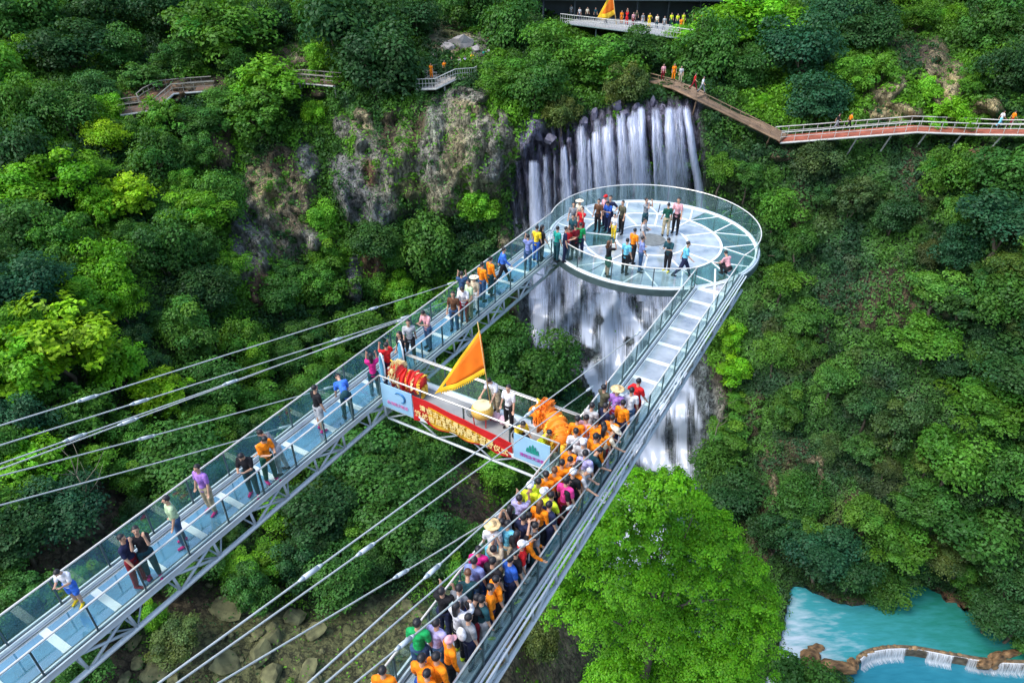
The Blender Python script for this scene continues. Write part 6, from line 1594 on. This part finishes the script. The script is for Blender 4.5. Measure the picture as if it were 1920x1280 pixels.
mb = MB(); p_ = [at(1050, 50, 121.5), at(1298, 84, 108.5)]; und = MB().prism([p_[0] - Vector((0, 0, .5)), p_[1] - Vector((0, 0, .5)), p_[1] - Vector((0, 0, 8)), p_[0] - Vector((0, 0, 8))], (.6, 3, 0)).build('shade_sheet', M['darkwall_shade'], None)  # dark sheet painted for the shade in the open void under the terrace
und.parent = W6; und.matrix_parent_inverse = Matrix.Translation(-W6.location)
# ------------------------------------------------------------------ far flag and far people
pennant(at(1120, 33, 116.5), at(1148, -18, 116), at(1153, 24, 116), 'small triangular orange flag standing on the upper terrace', 3.2, .14)
def far(px, py, Y, face, top, bot, posen, label, group, **kw):
    p = at(px, py, Y); person(p, -R(face), top, bot, posen, label, group, **kw)
FT = 'visitors on the upper terrace'; FS = 'visitors at the curved lookout'; FR = 'walkers on the far stairway and red walkway'
def onterr(px, py, back=1.5):
    # floor height of the terrace
    zf = at(1130, 52, 113.5).z + .02; p = onz(px, py, zf); return p
for (px, py, f, t, b_, po, lab, kw) in [
 (1072,36,180,'white','grey','stand','pale shirted visitor at the left end of the upper terrace',{}),(1086,38,160,'lgrey','navy','stand','grey shirted visitor second from the left on the upper terrace',{}),(1102,40,190,'cream','black','stand','cream shirted visitor left of the small flag',{}),
 (1164,44,180,'orange','orange','stand','visitor all in orange just right of the small flag',{}),(1174,46,170,'red','red','raise','visitor in red with raised arms on the upper terrace',dict(s=1.15)),(1186,48,200,'rose','dred','stand','visitor in faded pink right of the red one on the terrace',{}),
 (1196,48,180,'camo','black','stand','dark olive visitor in the middle of the upper terrace',{}),(1206,52,180,'grey','lgrey','stand','grey visitor in the middle of the upper terrace',{}),(1219,54,180,'yellow','yellow','hip','visitor all in yellow in the middle of the upper terrace',dict(s=1.15)),
 (1232,54,160,'cream','dteal','stand','cream shirted visitor right of the one in yellow',{}),(1258,50,180,'lime','dgreen','stand','lime shirted visitor, left one of three on the terrace',{}),(1270,52,180,'lime','dteal','stand','lime shirted visitor, middle one of three on the terrace',{}),
 (1283,52,190,'lime','lime','stand','lime shirted visitor, right one of three on the terrace',{}),(1277,60,180,'orange','orange','stand','orange dressed visitor in front of the lime three',{}),(1246,58,180,'lgrey','grey','stand','pale grey visitor between the yellow and the lime visitors',{}),
 (1306,52,180,'dred','dred','stand','dark red dressed visitor at the right end of the terrace',dict(s=1.15)),(1318,50,200,'red','black','stand','red shirted visitor beyond the end of the terrace railing',{}),(1332,46,180,'lgrey','grey','stand','light grey visitor at the far right of the terrace',dict(s=1.1)),(1342,47,160,'navy','black','stand','dark blue visitor at the far right of the terrace',dict(s=1.1)),
 (1118,42,180,'dteal','black','stand','dark clothed visitor left of the small flag',{}),(1136,44,180,'rose','navy','stand','pink shirted visitor directly under the small flag',{})]:
    kw.setdefault('s', 1.08)
    person(onterr(px, py) + Vector((0, random.uniform(-.4, 2.2), 0)), PI - R(180 - f), t, b_, po, lab, FT, **kw)
for (px, py, Y, f, t, b_, po, lab) in [
 (809,147,94,180,'orange','orange','stand','orange dressed visitor at the left end of the curved lookout'),(834,140,96,170,'orange','dred','walk','orange visitor in the bend of the curved lookout'),(848,134,98,180,'black','black','stand','black dressed visitor beside the orange one on the lookout'),
 (862,134,98,190,'white','lgrey','stand','white shirted visitor in the middle of the lookout'),(873,132,99,180,'lilac','grey','stand','lilac shirted visitor in the middle of the lookout'),(886,126,100,180,'yellow','lime','stand','yellow shirted visitor on the lookout'),(888,134,98.4,200,'navy','black','stand','navy shirted visitor beside the yellow one on the lookout'),
 (908,119,103,180,'teal','teal','hip','teal dressed visitor at the right end of the lookout'),(917,115,104,200,'white','teal','stand','white and teal dressed visitor at the right end of the lookout'),(865,50,118,180,'cream','black','stand','distant visitor on the grassy patch above the rocks')]:
    far(px, py, Y, f, t, b_, po, lab, FS, s=1.08)
for (px, py, Y, f, t, b_, po, lab) in [
 (1262,150,TYs(1262,160,4.5),180,'orange','orange','stand','orange dressed walker at the top of the slanting stairway'),(1275,155,TYs(1275,165,4.5),200,'lgrey','khaki','stand','grey shirted walker behind the orange one on the stairway'),(1300,168,TYs(1300,180,4.5),120,'red','dred','walk','red dressed walker on the upper stairway'),(1315,174,TYs(1315,186,4.5),120,'white','grey','walk','white shirted walker on the upper stairway'),
 (1567,242,TYs(1567,250,2.2),90,'black','grey','walk','dark clothed walker at the start of the red walkway'),(1590,241,TYs(1590,249,2.2),90,'orange','black','walk','orange shirted walker on the middle of the red walkway'),(1872,238,TYs(1872,246,2.2),90,'white','lblue','walk','white and blue walker near the right end of the red walkway'),(1893,238,TYs(1893,246,2.2),90,'orange','dred','walk','orange shirted walker near the right end of the red walkway'),(1242,150,TYs(1242,156,4),180,'rose','dred','stand','pink shirted visitor on the landing above the last streams')]:
    far(px, py, Y, f, t, b_, po, lab, FR, s=1.1)
# red pillar by the lookout
pl_ = empty('totem', at(918, 82, 110)); mb = MB(); mb.box((0, 0, 0), (.5, .5, 3.6)); mb.build('column', M['liored'], pl_); mb = MB(); mb.ball((0, 0, 1.95), .32, 2); mb.build('finial', M['fluff'], pl_)
for k in range(3): MB().box((0, -.27, 1.1 - k * .95), (.34, .03, .34)).build('plaque', M['fluff'], pl_)
tag(pl_, 'red decorated post standing behind the curved lookout', 'post')
